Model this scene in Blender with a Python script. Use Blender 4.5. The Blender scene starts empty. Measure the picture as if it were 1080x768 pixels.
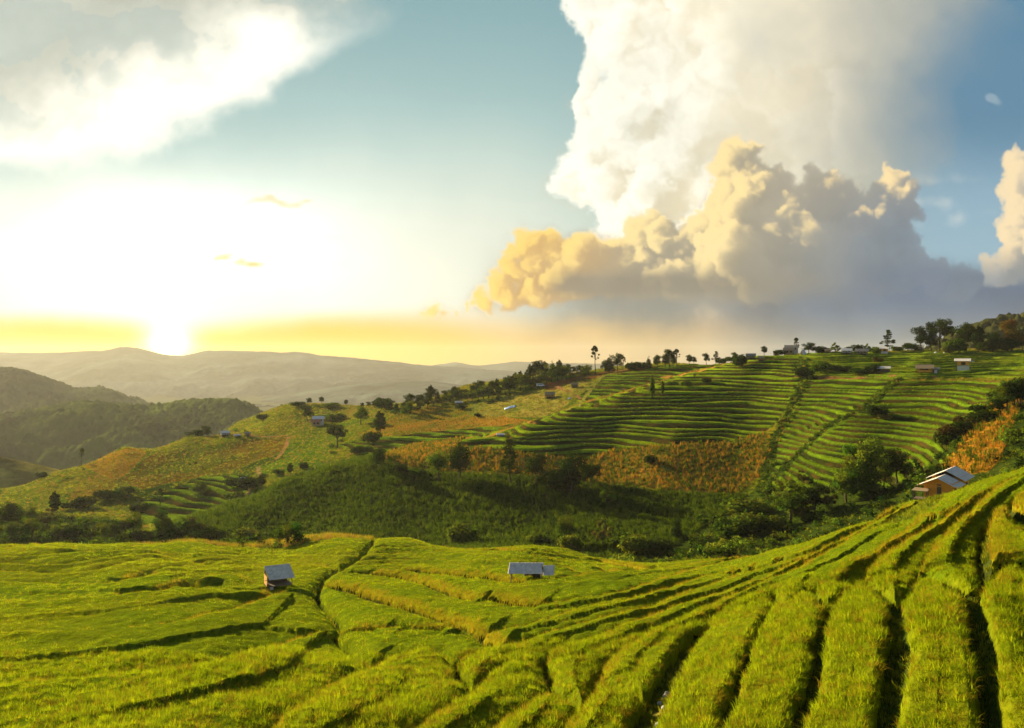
import bpy, bmesh, math, random, sys
import numpy as np
from mathutils import Vector, Matrix
# ---------------------------------------------------------------- camera, world, sun, exposure
SC = bpy.context.scene
COL = SC.collection
F, CX, CY = 847., 540., 384.          # focal length and centre in photo pixels (1080 x 768)
cam = bpy.data.cameras.new('camera'); camo = bpy.data.objects.new('camera', cam); COL.objects.link(camo)
cam.sensor_width = 36; cam.lens = 36*F/1080; cam.clip_start = .1; cam.clip_end = 60000
camo.location = (0, 0, 0); camo.rotation_euler = (math.radians(90), 0, 0)
SC.camera = camo
SUN_AZ, SUN_EL = math.radians(-44), math.radians(17)
SUN_STRENGTH, SKY_GAIN, EXPOSURE = 5.0, .335, 1.55
HAZE_DENSITY, HAZE_G = 4.2e-5, .35
sd = Vector((math.sin(SUN_AZ)*math.cos(SUN_EL), math.cos(SUN_AZ)*math.cos(SUN_EL), math.sin(SUN_EL)))
sl = bpy.data.lights.new('sun', 'SUN'); sl.energy = SUN_STRENGTH; sl.angle = math.radians(.6); sl.color = (1, .80, .46)
so = bpy.data.objects.new('sun', sl); COL.objects.link(so); so.rotation_euler = sd.to_track_quat('Z', 'Y').to_euler()
SC.view_settings.view_transform = 'Standard'; SC.view_settings.look = 'None'
SC.view_settings.exposure = EXPOSURE; SC.view_settings.gamma = 1; SC.view_settings.use_curve_mapping = False
SC.render.engine = 'CYCLES'
cy = SC.cycles
cy.use_denoising = True
try: cy.denoiser = 'OPENIMAGEDENOISE'; cy.denoising_input_passes = 'RGB_ALBEDO_NORMAL'
except Exception: pass
cy.max_bounces = 6; cy.diffuse_bounces = 3; cy.glossy_bounces = 2; cy.transmission_bounces = 4; cy.volume_bounces = 0; cy.transparent_max_bounces = 8
cy.caustics_reflective = False; cy.caustics_refractive = False

# ---- SKY PAINTING (numpy) : direction space, gnomonic about +Y, units = photo pixels
def up_axis(a, n, axis):
    m = a.shape[axis]
    t = np.linspace(0, m-1.001, n); i = t.astype(int); f = (t-i).astype(np.float32)
    f = f*f*(3-2*f)
    sh = [1]*a.ndim; sh[axis] = n; f = f.reshape(sh)
    return np.take(a, i, axis)*(1-f)+np.take(a, i+1, axis)*f
def vnoise(rng, shape, cells):
    a = rng.random([max(2, int(c)+2) for c in cells], dtype=np.float32)*2-1
    for ax in sorted(range(len(shape)), key=lambda k: shape[k]/a.shape[k]):
        a = up_axis(a, shape[ax], ax)
    return a
def fbm(rng, shape, cell, octs=4, gain=.5, step=None):
    out = np.zeros(shape, np.float32); amp = 1.; step = step or [1]*len(shape)
    for o in range(octs):
        out += amp*vnoise(rng, shape, [s*st/cell for s, st in zip(shape, step)])
        amp *= gain; cell /= 2
    return out
def sstep(a, b, x):
    t = np.clip((x-a)/(b-a), 0, 1); return t*t*(3-2*t)
def mix2(a, b, t): return a+(b-a)*t
def lin(*c):
    c = np.array(c, np.float32)/255.; return np.where(c <= .04045, c/12.92, ((c+.055)/1.055)**2.4).astype(np.float32)

def cloud(seed, box, seeds, ZD, kids=((9, .5), (7, .5), (4, .5)), sig=.16, sun=(-.9, .2, -.25), amp=5, cell=26, soft=3., base=None, zst=2):
    """ray-marched cumulus: puffs (x,y,z,r) in px; returns lit (direct), amb (0..1), alpha images over box"""
    rng = np.random.default_rng(seed)
    x0, x1, y0, y1 = box; nx, ny, nz = x1-x0, y1-y0, ZD//zst
    sdf = np.full((ny, nx, nz), 40., np.float32)
    allp = []; cur = [np.array(p, float) for p in seeds]
    allp += cur
    for n, k in kids:
        nxt = []
        for p in cur:
            for _ in range(n):
                d = rng.normal(size=3); d[1] = d[1]-.55; d[2] -= .3
                d /= np.linalg.norm(d)
                r = p[3]*k*rng.uniform(.65, 1.25)
                if r < 2.2: continue
                c = p[:3]+d*(p[3]*rng.uniform(.72, .95))
                nxt.append(np.array([c[0], c[1], c[2], r]))
        allp += nxt; cur = nxt
    for x, y, z, r in allp:
        m = r+6
        ax, bx = int(max(0, x-m-x0)), int(min(nx, x+m-x0+1)); ay, by = int(max(0, y-m-y0)), int(min(ny, y+m-y0+1))
        zz = z+ZD/2; az, bz = int(max(0, (zz-m)/zst)), int(min(nz, (zz+m)/zst+1))
        if ax >= bx or ay >= by or az >= bz: continue
        X = (np.arange(ax, bx)+x0-x)[None, :, None]; Y = (np.arange(ay, by)+y0-y)[:, None, None]; Z = (np.arange(az, bz)*zst-zz)[None, None, :]
        d = np.sqrt(X*X+Y*Y+Z*Z).astype(np.float32)-r
        s = sdf[ay:by, ax:bx, az:bz]; np.minimum(s, d, out=s)
    n = fbm(rng, (ny, nx, nz), cell, 5, .6, (1, 1, zst))
    sdf -= n*amp*(.35+.65*sstep(470, 600, np.arange(nx)+x0))[None, :, None]
    den = np.clip(-sdf/soft, 0, 1)
    if base is not None:
        yb = base(np.arange(nx)+x0)[None, :, None]
        den *= sstep(6, -6, (np.arange(ny)+y0)[:, None, None]-yb+n[:, :, :]*6)
    den *= sig
    # sun sweep along +x from the left
    L = np.zeros_like(den)
    sx, sy, sz = sun; dy = sy/abs(sx); dz = sz/abs(sx)/zst; ln = math.sqrt(1+dy*dy+(dz*zst)**2)
    tau = np.zeros((ny, nz), np.float32)
    def shift(a, s, ax):   # sample a at index + s
        i = math.floor(s); f = s-i
        def g(k):
            b = np.roll(a, -k, ax); sl = [slice(None)]*2
            if k > 0: sl[ax] = slice(a.shape[ax]-k, None); b[tuple(sl)] = 0
            if k < 0: sl[ax] = slice(0, -k); b[tuple(sl)] = 0
            return b
        return g(i)*(1-f)+g(i+1)*f
    for i in range(nx):
        tau = shift(shift(tau, -dy, 0), dz, 1)
        L[:, i, :] = tau+den[:, i, :]*.5*ln
        tau = tau+den[:, i, :]*ln
    up = np.cumsum(den, 0)
    dirl = .62*np.exp(-L*.55)+.28*np.exp(-L*.14)+.16*np.exp(-L*.035)
    amb = .35+.65*np.exp(-up*.10)
    tv = np.cumsum(den*zst, 2); tr = np.exp(-(tv-den*zst)); w = tr*(1-np.exp(-den*zst))
    al = w.sum(2); dl = (w*dirl).sum(2)/np.maximum(al, 1e-4); am = (w*amb).sum(2)/np.maximum(al, 1e-4)
    return dl, am, al

def warp(rng, imgs, amp, cell, o=5, g=.6):
    h, w = imgs[0].shape; a = fbm(rng, (h, w), cell, o, g)*amp; b = fbm(rng, (h, w), cell, o, g)*amp
    y = np.clip(np.arange(h)[:, None]+a, 0, h-1.001); x = np.clip(np.arange(w)[None]+b, 0, w-1.001); i = y.astype(int); j = x.astype(int); fy = y-i; fx = x-j
    i2 = np.minimum(i+1, h-1); j2 = np.minimum(j+1, w-1)
    return [((m[i, j]*(1-fx)+m[i, j2]*fx)*(1-fy)+(m[i2, j]*(1-fx)+m[i2, j2]*fx)*fy).astype(np.float32) for m in imgs]
def sl_(bx, U0, V0): return (slice(bx[2]-V0, bx[3]-V0), slice(bx[0]-U0, bx[1]-U0))
def fringe(al, n, it, k):
    b = al.copy()
    for _ in range(it):
        b = (np.roll(b, 3, 0)+np.roll(b, -3, 0)+2*b)*.25; b = (np.roll(b, 3, 1)+np.roll(b, -3, 1)+2*b)*.25
    return np.clip(np.maximum(al*(.92+.08*n), b*sstep(-.1, 1.1, n)*k), 0, 1)
def make_sky(S=1.0):
    U0, U1, V0, V1 = -320, 1400, -420, 440
    W, H = U1-U0, V1-V0
    u = np.arange(U0, U1, dtype=np.float32)[None, :]; v = np.arange(V0, V1, dtype=np.float32)[:, None]
    rng = np.random.default_rng(5)
    one = np.ones((H, W), np.float32)
    # base gradient
    top = lin(132, 172, 180); mid = lin(186, 214, 208); low = lin(236, 238, 220); rt = lin(92, 136, 166)
    def mix(a, b, t): return a+(b-a)*t[..., None]
    img = mix(top[None, None]*one[..., None], mid, sstep(-60, 250, v+0*u))
    img = mix(img, low, sstep(90, 270, v+.10*(u-300)*0+26*fbm(rng, (H, W), 200, 4)-20)*sstep(820, 420, u+0*v))
    img = mix(img, rt, sstep(520, 1000, u+0*v)*sstep(380, 150, v+0*u)*.95)
    img = mix(img, lin(150, 185, 205), sstep(860, 1000, u+0*v)*sstep(120, 230, v+0*u)*.75)
    # orange horizon
    oz = sstep(318, 362, v+10*fbm(rng, (H, W), 160, 2)) * sstep(900, 560, u+0*v)
    orange = mix(lin(255, 196, 52)[None, None]*one[..., None], lin(226, 190, 130), sstep(430, 680, u+0*v))
    img = mix(img, orange*.8, oz)
    # sun glow (broad whitish + core)
    dx = (u-178); dy = (v-320)
    g = .36*np.exp(-((dx/175)**2+((v-272)/62)**2))+.2*np.exp(-((dx/270)**2+((v-255)/115)**2))
    n = fbm(rng, (H, W), 120, 5)
    img = img+ (g*(1+.42*n))[..., None]*np.array([1.15, 1.12, .98], np.float32)
    core = .8*np.exp(-np.sqrt((dx/34)**2+((v-362)/14)**2)*1.1)
    img = img+core[..., None]*np.array([9., 6.5, 3.2], np.float32)
    # yellow band hugging the horizon away from the sun
    yb = sstep(324, 357, v+7*n-np.exp(-(dx/70)**2)*-0+0*u)*sstep(620, 380, u+0*v)*(1-np.exp(-(dx/26)**2)*.9)
    img = mix(img, lin(255, 196, 0)*1.0, yb*1.*(1-.4*sstep(300, 520, u+0*v)))
    # upper-left cloud sheet
    n2 = fbm(rng, (H, W), 190, 6, .55); n3 = fbm(rng, (H, W), 60, 5, .55)
    edge = 185-0.00095*np.clip(u, -300, 420)**2-.13*u           # lower rim of the sheet
    edge = np.interp(u[0], [-320, 0, 60, 130, 200, 290, 330, 400, 470], [236, 188, 182, 172, 148, 110, 84, 40, -40])[None, :]
    dd = (edge-v)+n2*20+n3*7
    a = sstep(-6, 40, dd+8*n3)*(.25+.75*sstep(430, 300, u+40*n3+0*v))*sstep(450, 400, u+30*n3+0*v)
    thick = sstep(56, 150, dd+n2*30+n3*14+np.interp(u[0], [-100, 0, 100, 250, 300, 350, 400], [20, 22, 12, 0, 20, 60, 80])[None, :])
    sheet = mix(np.array([1.25, 1.22, 1.05], np.float32)[None, None]*one[..., None], lin(200, 204, 190)*(1+.13*n3[..., None]+.12*n2[..., None]), thick)
    img = mix(img, sheet, a*(1-.25*thick*(n3 > .3)))
    # thin streaks over the middle
    ns = vnoise(rng, (H, W), (H/16, W/220))+.6*vnoise(rng, (H, W), (H/9, W/120))+.5*n3
    st = sstep(.2, 1.3, ns)*np.exp(-((v-235)/70)**2)*np.exp(-((u-380)/240)**2)
    img = mix(img, lin(238, 238, 220), st*.45)
    # cirrus to the right
    w1 = sstep(-.35, .8, vnoise(rng, (H, W), (H/12, W/150))+.7*n3+.3*n2)*np.exp(-((v-212-(u-1000)*.08)/42)**2)*sstep(880, 960, u+0*v)
    img = mix(img, lin(212, 220, 216), w1*.95)
    w2 = sstep(-.2, 1., n2+.5*n3)*np.exp(-((v-5)/30)**2)*sstep(860, 980, u+0*v)
    img = mix(img, lin(170, 190, 200), w2*.5)
    # ---- great tower behind
    P = []
    for (x, y, r) in [(640, -60, 70), (665, 10, 55), (700, -40, 90), (690, 70, 60), (720, 40, 90), (672, 130, 52), (650, 165, 45), (628, 180, 34), (690, 190, 60), (665, 235, 40),
                      (760, 120, 95), (800, 30, 110), (850, 110, 100), (780, 220, 90), (645, 225, 26), (622, 12, 30), (655, 275, 40), (720, 260, 60), (900, 20, 100), (860, -60, 110), (870, 200, 60), (960, 20, 90), (950, -80, 100), (930, 120, 80), (810, 150, 44), (838, 175, 36), (640, 100, 26)]:
        P.append((x, y, rng.uniform(-10, 25), r))
    bx = (560, 1090, -130, 345)
    dl, am, al = cloud(11, bx, P, 200, kids=((10, .42), (8, .5), (5, .5)), amp=9, cell=52, soft=9, sig=.12, sun=(-.86, .28, -.3))
    sl = (slice(bx[2]-V0, bx[3]-V0), slice(bx[0]-U0, bx[1]-U0))
    uu = u[:, sl[1]]; vv = v[sl[0]]
    nn = n2[sl]; n_ = n3[sl]
    dl, am, al = warp(rng, (dl, am, al), 8.5, 34, 6, .62)
    al = fringe(al, n3[sl_(bx, U0, V0)]+.6*n2[sl_(bx, U0, V0)], 14, .8)
    # the right half dissolves into grey rain haze
    edge_soft = sstep(1075-.2*vv, 900-.25*vv, uu+34*nn)
    fade = sstep(-.1, 1., edge_soft)
    al = al*np.clip(fade*1.02, 0, 1)
    lit = lin(255, 250, 232)*1.22; cream = lin(240, 227, 194); shade = lin(168, 172, 166)
    warm = mix((cream*np.ones(dl.shape+(1,), np.float32)), shade, sstep(800, 1030, uu+.1*vv+26*nn))
    warm = mix(warm, lin(228, 214, 168), sstep(120, 290, vv+0*uu)*.45)
    dl = mix2(dl, .5, sstep(660, 780, uu+30*nn-.1*vv)*.62); am = mix2(am, .75, sstep(660, 780, uu+30*nn)*.6)
    kf = sstep(.2, .95, dl)
    col = warm*(.80+.24*am[..., None]+.05*n_[..., None])
    col = mix(col, lit*np.ones(dl.shape+(1,), np.float32), kf*sstep(1000, 700, uu+0*vv))
    img[sl] = mix(img[sl], col, al)
    # faint veil right of the tower
    veil = sstep(1060, 840, u+.12*v+40*n2)*sstep(700, 800, u+0*v)*sstep(330, 150, v+0*u)*.55
    img = mix(img, lin(176, 184, 178), veil*sstep(840, 960, u+0*v))
    # ---- low dark deck under the cumulus
    dk = sstep(255, 300, v-.02*(u-800)+12*n3+14*n2+0*u)*sstep(480, 640, u+.3*v-110+30*n2)
    deckc = mix(lin(142, 144, 140)[None, None]*one[..., None], lin(84, 107, 138), sstep(680, 900, u+0*v))
    lowc = mix(lin(222, 184, 120)[None, None]*one[..., None], lin(98, 116, 136), sstep(640, 880, u+0*v))
    deckc = mix(deckc, lowc, sstep(318, 352, v+8*n3+6*n2+0*u))
    deckc = deckc*(1+.16*n3+.12*n2)[..., None]
    img = mix(img, deckc, dk*.96)
    # ---- front cumulus bank
    P = []
    for (x, y, z, r) in [(778, 172, 0, 22), (790, 200, 0, 34), (770, 190, -5, 20), (800, 236, -5, 44), (770, 225, 0, 30), (745, 250, 5, 26), (830, 258, -15, 40), (790, 285, -10, 50), (755, 290, 0, 44), (868, 208, 10, 22),
                      (850, 215, 14, 18), (890, 222, 10, 26), (905, 235, 5, 30), (940, 195, 10, 15), (945, 212, 5, 22), (925, 240, 0, 30), (890, 265, -5, 36), (860, 290, -14, 44), (940, 258, 4, 22), (905, 290, 0, 36), (955, 285, 8, 26),
                      (700, 270, 10, 32), (680, 250, 20, 24), (665, 275, 10, 28), (640, 290, 5, 24), (720, 300, 0, 34), (690, 300, 0, 26), (655, 310, 0, 20),
                      (553, 258, 0, 15), (540, 268, 0, 12), (580, 275, 0, 20), (605, 280, 0, 22), (625, 272, 0, 20), (565, 275, 0, 20), (545, 285, 0, 16), (585, 290, 0, 22), (560, 305, 0, 18), (530, 305, 0, 12), (512, 318, 0, 9), (600, 312, 0, 16), (540, 318, 0, 12), (575, 320, 0, 12), (500, 322, 0, 6), (519, 287, 0, 6), (522, 302, 0, 11), (505, 312, 0, 8), (492, 324, 0, 6), (478, 329, 0, 5), (871, 196, -16, 15), (858, 200, -14, 12), (884, 206, -14, 14), (941, 190, -10, 13), (950, 205, -10, 14), (935, 214, -8, 14),
                      (456, 328, 0, 9), (466, 330, 0, 6), (447, 330, 0, 5), (480, 329, 0, 4), (620, 300, 4, 18), (985, 292, 10, 20), (1010, 300, 10, 18)]:
        P.append((x, y, z, r))
    bx = (430, 1060, 140, 350)
    base = lambda x: np.interp(x, [430, 520, 640, 760, 900, 1060], [334, 332, 312, 318, 322, 320])
    dl, am, al = cloud(23, bx, P, 130, kids=((10, .46), (8, .48), (5, .5)), amp=5.6, cell=30, soft=3.2, sig=.2, sun=(-.9, .3, -.06), base=base)
    dl, am, al = warp(rng, (dl, am, al), 3.6, 18)
    al = fringe(al, n3[sl_(bx, U0, V0)]+.6*n2[sl_(bx, U0, V0)], 5, .75)
    sl = (slice(bx[2]-V0, bx[3]-V0), slice(bx[0]-U0, bx[1]-U0)); uu = u[:, sl[1]]; vv = v[sl[0]]
    o = np.ones(dl.shape+(1,), np.float32)
    gold = mix(lin(255, 216, 116)*o, lin(255, 228, 164), sstep(540, 700, uu+0*vv)); gold = mix(gold, lin(255, 226, 168), sstep(800, 930, uu+0*vv))
    sh = mix(lin(206, 166, 104)*o, lin(160, 152, 132), sstep(560, 690, uu+0*vv)); sh = mix(sh, lin(116, 129, 143), sstep(760, 980, uu+.5*(vv-220)))
    sh = sh*(.74+.42*am[..., None])
    sh = mix(sh, lin(176, 168, 150), sstep(255, 170, vv+0*uu)*.5)
    col = mix(sh, gold*1.06, sstep(.26, .82, dl)*(1-.8*sstep(268, 318, vv+10*n3[sl])*sstep(600, 690, uu+0*vv)))
    img[sl] = mix(img[sl], col, np.clip(al*1.05, 0, 1)*(1-.85*sstep(296, 330, vv+8*n3[sl]+0*uu)*sstep(600, 680, uu+0*vv)))
    # flat base shelf in front
    sf = np.exp(-((v-298-8*n2-.004*(u-660))/15)**2)*sstep(548, 600, u+20*n3+0*v)*sstep(900, 720, u+40*n2+0*v)
    img = mix(img, lin(140, 134, 122)*(1+.1*n3[..., None]), np.clip(sf*1.25, 0, 1)*.85)
    sf = np.exp(-((v-298-10*n2)/18)**2)*sstep(860, 960, u+30*n2+0*v)
    img = mix(img, lin(90, 112, 142)*(1+.2*n3[..., None]), np.clip(sf*1.2, 0, 1)*.55)
    lb = np.exp(-((v-331-4*n2-.0*(u-660))/6)**2)*sstep(640, 760, u+0*v)*sstep(910, 800, u+0*v)*sstep(-.4, .6, n3+n2)
    img = mix(img, lin(196, 186, 160), lb*.6)
    # ---- cumulus on the right edge and beyond
    P = [(1078, 178, 0, 18), (1090, 200, 0, 28), (1072, 205, 0, 14), (1068, 240, 0, 14), (1085, 240, 0, 30), (1110, 220, 0, 40), (1075, 270, 0, 26), (1130, 260, 0, 50), (1060, 285, 0, 20), (1170, 240, 0, 50)]
    bx = (1020, 1240, 130, 330)
    dl, am, al = cloud(31, bx, P, 120, amp=5.5, cell=28, soft=2.6, sig=.2, sun=(-.88, .2, -.22), base=lambda x: x*0+300)
    dl, am, al = warp(rng, (dl, am, al), 3.2, 18)
    sl = (slice(bx[2]-V0, bx[3]-V0), slice(bx[0]-U0, bx[1]-U0)); uu = u[:, sl[1]]; vv = v[sl[0]]; o = np.ones(dl.shape+(1,), np.float32)
    col = mix(lin(142, 150, 156)*(.74+.42*am[..., None]), lin(248, 224, 180)*1.05, sstep(.16, .8, dl)*sstep(300, 250, vv+0*uu))
    img[sl] = mix(img[sl], col, al)
    # small torn scraps
    for (cx, cy, rx, ry, c) in [(252, 275, 30, 7, (250, 208, 110)), (292, 212, 34, 5, (250, 232, 180)), (1048, 105, 8, 5, (150, 175, 190))]:
        e = ((u-cx)/rx)**2+((v-cy-4*np.sin((u-cx)/9))/ry)**2
        img = mix(img, lin(*c), np.clip(sstep(1., -.2, e-.9*vnoise(rng, (H, W), (H/6, W/10))-.4*n3), 0, 1)*.8)
    # shaft of rain / far haze on the horizon, below the mountains
    img = mix(img, lin(214, 176, 120), sstep(372, 420, v+0*u)*.8)
    return img.astype(np.float32), (U0, U1, V0, V1)

# ---------------------------------------------------------------- world: Nishita sky + the evening cloudscape around +Y
img, (U0, U1, V0, V1) = make_sky()
H_, W_ = img.shape[:2]
im = bpy.data.images.new('evening_sky', W_, H_, float_buffer=True, alpha=False); im.colorspace_settings.name = 'Non-Color'
px4 = np.ones((H_, W_, 4), np.float32); px4[..., :3] = img[::-1]
im.pixels.foreach_set(px4.ravel()); im.update(); im.pack()
world = bpy.data.worlds.new('World'); SC.world = world; world.use_nodes = True
nt = world.node_tree; nt.nodes.clear(); N = nt.nodes.new; Lk = nt.links.new
def mth(op, a, b=None, tree=None, clamp=False):
    t = tree or nt; n = t.nodes.new('ShaderNodeMath'); n.operation = op; n.use_clamp = clamp
    for i, q in enumerate((a, b)):
        if q is None: continue
        if isinstance(q, (int, float)): n.inputs[i].default_value = q
        else: t.links.new(q, n.inputs[i])
    return n.outputs[0]
tc = N('ShaderNodeTexCoord'); sx = N('ShaderNodeSeparateXYZ'); Lk(tc.outputs['Generated'], sx.inputs[0])
dy = mth('MAXIMUM', sx.outputs[1], .08)
uu = mth('ADD', mth('MULTIPLY', mth('DIVIDE', sx.outputs[0], dy), F/(U1-U0)), (CX-U0)/(U1-U0))
vv = mth('ADD', mth('MULTIPLY', mth('DIVIDE', sx.outputs[2], dy), F/(V1-V0)), 1-(CY-V0)/(V1-V0))
cb = N('ShaderNodeCombineXYZ'); Lk(uu, cb.inputs[0]); Lk(vv, cb.inputs[1])
it = N('ShaderNodeTexImage'); it.image = im; it.extension = 'EXTEND'; it.interpolation = 'Cubic'; Lk(cb.outputs[0], it.inputs[0])
def ramp(x, a, b):
    n = N('ShaderNodeMapRange'); n.interpolation_type = 'SMOOTHSTEP'; n.inputs[1].default_value = a; n.inputs[2].default_value = b; Lk(x, n.inputs[0]); return n.outputs[0]
mask = mth('MULTIPLY', mth('MULTIPLY', ramp(uu, -.25, .02), ramp(uu, 1.25, .98)), mth('MULTIPLY', ramp(vv, 1.15, .97), ramp(sx.outputs[1], .1, .3)))
sky = N('ShaderNodeTexSky'); sky.sky_type = 'NISHITA'; sky.sun_disc = False; sky.sun_elevation = SUN_EL; sky.sun_rotation = SUN_AZ; sky.altitude = 900; sky.dust_density = 1.5
b1 = N('ShaderNodeBackground'); b1.inputs[1].default_value = .05; Lk(sky.outputs[0], b1.inputs[0])
b2 = N('ShaderNodeBackground'); b2.inputs[1].default_value = SKY_GAIN; Lk(it.outputs[0], b2.inputs[0])
mx = N('ShaderNodeMixShader'); Lk(mask, mx.inputs[0]); Lk(b1.outputs[0], mx.inputs[1]); Lk(b2.outputs[0], mx.inputs[2])
wo = N('ShaderNodeOutputWorld'); Lk(mx.outputs[0], wo.inputs[0])
# ---------------------------------------------------------------- the land: heights interpolated through survey points
rng = np.random.default_rng(7)
SURV = {   # bearing column : (photo row, metres ahead) from near to far
 -600: [(1150, 15), (700, 55), (600, 130), (600, 210), (580, 300), (560, 420), (506, 900)],
 -300: [(1200, 15), (830, 36), (680, 62), (600, 125), (590, 180), (600, 215), (575, 300), (556, 400), (575, 480), (506, 900)],
 -120: [(1203, 15), (800, 38), (720, 52), (660, 76), (610, 115), (578, 165), (600, 205), (590, 235), (560, 300), (538, 350), (528, 400), (555, 470), (506, 900)],
 0: [(1203, 15), (830, 34), (768, 42), (720, 52), (680, 66), (634, 95), (601, 130), (575, 168), (592, 200), (586, 230), (562, 255), (545, 300), (530, 350), (518, 400), (540, 450), (560, 520), (506, 900)],
 60: [(768, 42), (661, 74), (603, 125), (573, 170), (592, 203), (563, 252), (545, 300), (525, 345), (498, 410), (520, 460)],
 130: [(1190, 15), (768, 41), (712, 55), (661, 73), (607, 115), (580, 155), (573, 170), (590, 205), (564, 255), (549, 290), (530, 330), (505, 375), (472, 430), (495, 480), (506, 900)],
 200: [(766, 41), (655, 75), (606, 118), (572, 174), (590, 206), (560, 245), (545, 262), (556, 292), (528, 335), (502, 380), (481, 415), (461, 450), (480, 500)],
 246: [(530, 275), (543, 300), (520, 340), (499, 370), (480, 405), (457, 450), (465, 500), (448, 560), (470, 640)],
 300: [(1150, 15), (768, 40), (722, 50), (690, 62), (632, 95), (602, 125), (578, 160), (568, 178), (588, 206), (563, 238), (540, 260), (507, 288), (519, 310), (500, 345), (480, 380), (463, 420), (448, 470), (428, 560), (445, 640), (506, 900)],
 350: [(566, 178), (587, 205), (561, 235), (525, 268), (491, 295), (502, 318), (488, 345), (470, 385), (458, 420), (446, 465), (427, 545), (445, 640)],
 400: [(561, 230), (530, 255), (500, 280), (477.5, 302), (488, 326), (471, 360), (456, 400), (440, 445), (426, 520), (447, 600), (506, 900)],
 430: [(1110, 15), (768, 39), (686, 62), (661, 73), (632, 90), (606, 115), (580, 150), (568, 172), (588, 202)],
 490: [(563, 224), (530, 250), (495, 282), (463, 314), (470, 342), (453, 390), (437, 430), (418, 490), (408, 540), (432, 620), (506, 900)],
 560: [(1065, 15), (768, 37), (697, 54), (674, 63), (636, 82), (612, 97), (592, 125), (576, 160), (590, 190), (570, 213), (540, 240), (510, 264), (480, 291), (444, 330), (450, 352), (438, 390), (424, 425), (406, 480), (396, 540), (415, 640), (500, 900)],
 600: [(592, 135), (580, 158), (592, 186), (575, 206), (470, 300), (431, 345), (436, 366), (420, 410), (405, 450), (394, 520), (412, 620)],
 650: [(1040, 15), (768, 33), (690, 52), (650, 68), (620, 88), (605, 112), (592, 145), (597, 172), (582, 200), (550, 228), (515, 256), (480, 289), (450, 320), (416, 360), (420, 380), (404, 425), (392, 480), (386, 530), (405, 620), (450, 900)],
 700: [(585, 187), (560, 215), (520, 246), (480, 275), (440, 320), (401, 378), (403, 396), (392, 440), (382.5, 505), (400, 600), (432, 900)],
 740: [(1025, 15), (768, 30), (710, 40), (656, 57), (625, 78), (605, 105), (596, 130), (588, 155), (582, 180)],
 800: [(577, 172), (550, 202), (510, 246), (460, 288), (420, 334), (390, 385), (375.5, 410), (387, 480), (400, 600), (412, 900)],
 820: [(1015, 15), (768, 29), (700, 36), (640, 50), (605, 75), (590, 95), (580, 118), (592, 150), (574, 178)],
 880: [(562, 168), (530, 196), (490, 227), (450, 260), (415, 310), (392, 350), (378, 390), (371.5, 420), (380, 500), (400, 900)],
 900: [(1008, 15), (768, 27), (680, 35), (625, 48), (590, 64), (565, 90), (554, 112), (578, 145)],
 950: [(545, 160), (520, 181), (490, 209), (450, 243), (410, 288), (397, 312), (380, 375), (371.5, 430), (380, 520), (396, 900)],
 970: [(1004, 15), (768, 26), (690, 31), (610, 45), (565, 66), (540, 88), (527, 104), (548, 126), (545, 150)],
 1020: [(538, 135), (505, 157), (470, 187), (430, 227), (405, 277), (395, 312), (380, 370), (370.5, 440), (378, 540), (392, 900)],
 1040: [(1002, 15), (768, 25), (680, 30), (600, 42), (550, 58), (520, 78), (505, 92), (532, 116)],
 1080: [(498, 146), (470, 167), (430, 197), (405, 238), (393, 300), (382, 350), (370, 430), (378, 540), (390, 900)],
 1100: [(1000, 15), (768, 24), (680, 30), (595, 41), (540, 55), (505, 72), (487, 85), (520, 110), (500, 135)],
 1200: [(768, 23), (600, 38), (500, 60), (450, 78), (490, 110), (470, 140), (420, 185), (395, 240), (380, 330), (364, 430), (380, 560), (388, 900)],
 1450: [(950, 15), (550, 40), (420, 75), (440, 120), (390, 220), (360, 420), (380, 900)],
 1750: [(900, 15), (500, 45), (420, 120), (380, 300), (360, 500), (380, 900)],
}
P = np.array([(k, r, y) for k, v in SURV.items() for r, y in v], float)
SA, SB = 1/130., 2.2
A_ = np.c_[P[:, 0]*SA, np.log(P[:, 2])*SB]
def tps(d2): return d2*np.log(d2+1e-9)
n_ = len(P); K = tps(((A_[:, None]-A_[None])**2).sum(2)) + np.eye(n_)*.0005
Q = np.c_[np.ones(n_), A_]
M = np.block([[K, Q], [Q.T, np.zeros((3, 3))]])
# interpolate log of the row offset? rows are kept as they are; near rows get compressed so steep columns stay calm
rows_c = P[:, 1]
WTS = np.linalg.solve(M, np.r_[rows_c, 0, 0, 0])
CG_U = np.arange(-640, 1800, 8.); CG_L = np.arange(math.log(13.5), math.log(960), .008)
gx, gl = np.meshgrid(CG_U*SA, CG_L*SB)
CG = WTS[n_]+WTS[n_+1]*gx+WTS[n_+2]*gl
for i in range(n_): CG += WTS[i]*tps((gx-A_[i, 0])**2+(gl-A_[i, 1])**2)
def cr_axis(a, pos, axis):       # Catmull-Rom resampling along one axis at fractional positions
    i = np.clip(np.floor(pos).astype(int), 1, a.shape[axis]-3); t = pos-i
    sh = [1, 1]; sh[axis] = len(pos); t = t.reshape(sh)
    g = lambda k: np.take(a, i+k, axis)
    p0, p1, p2, p3 = g(-1), g(0), g(1), g(2)
    return .5*(2*p1+(p2-p0)*t+(2*p0-5*p1+4*p2-p3)*t*t+(3*p1-p0-3*p2+p3)*t**3)
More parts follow.
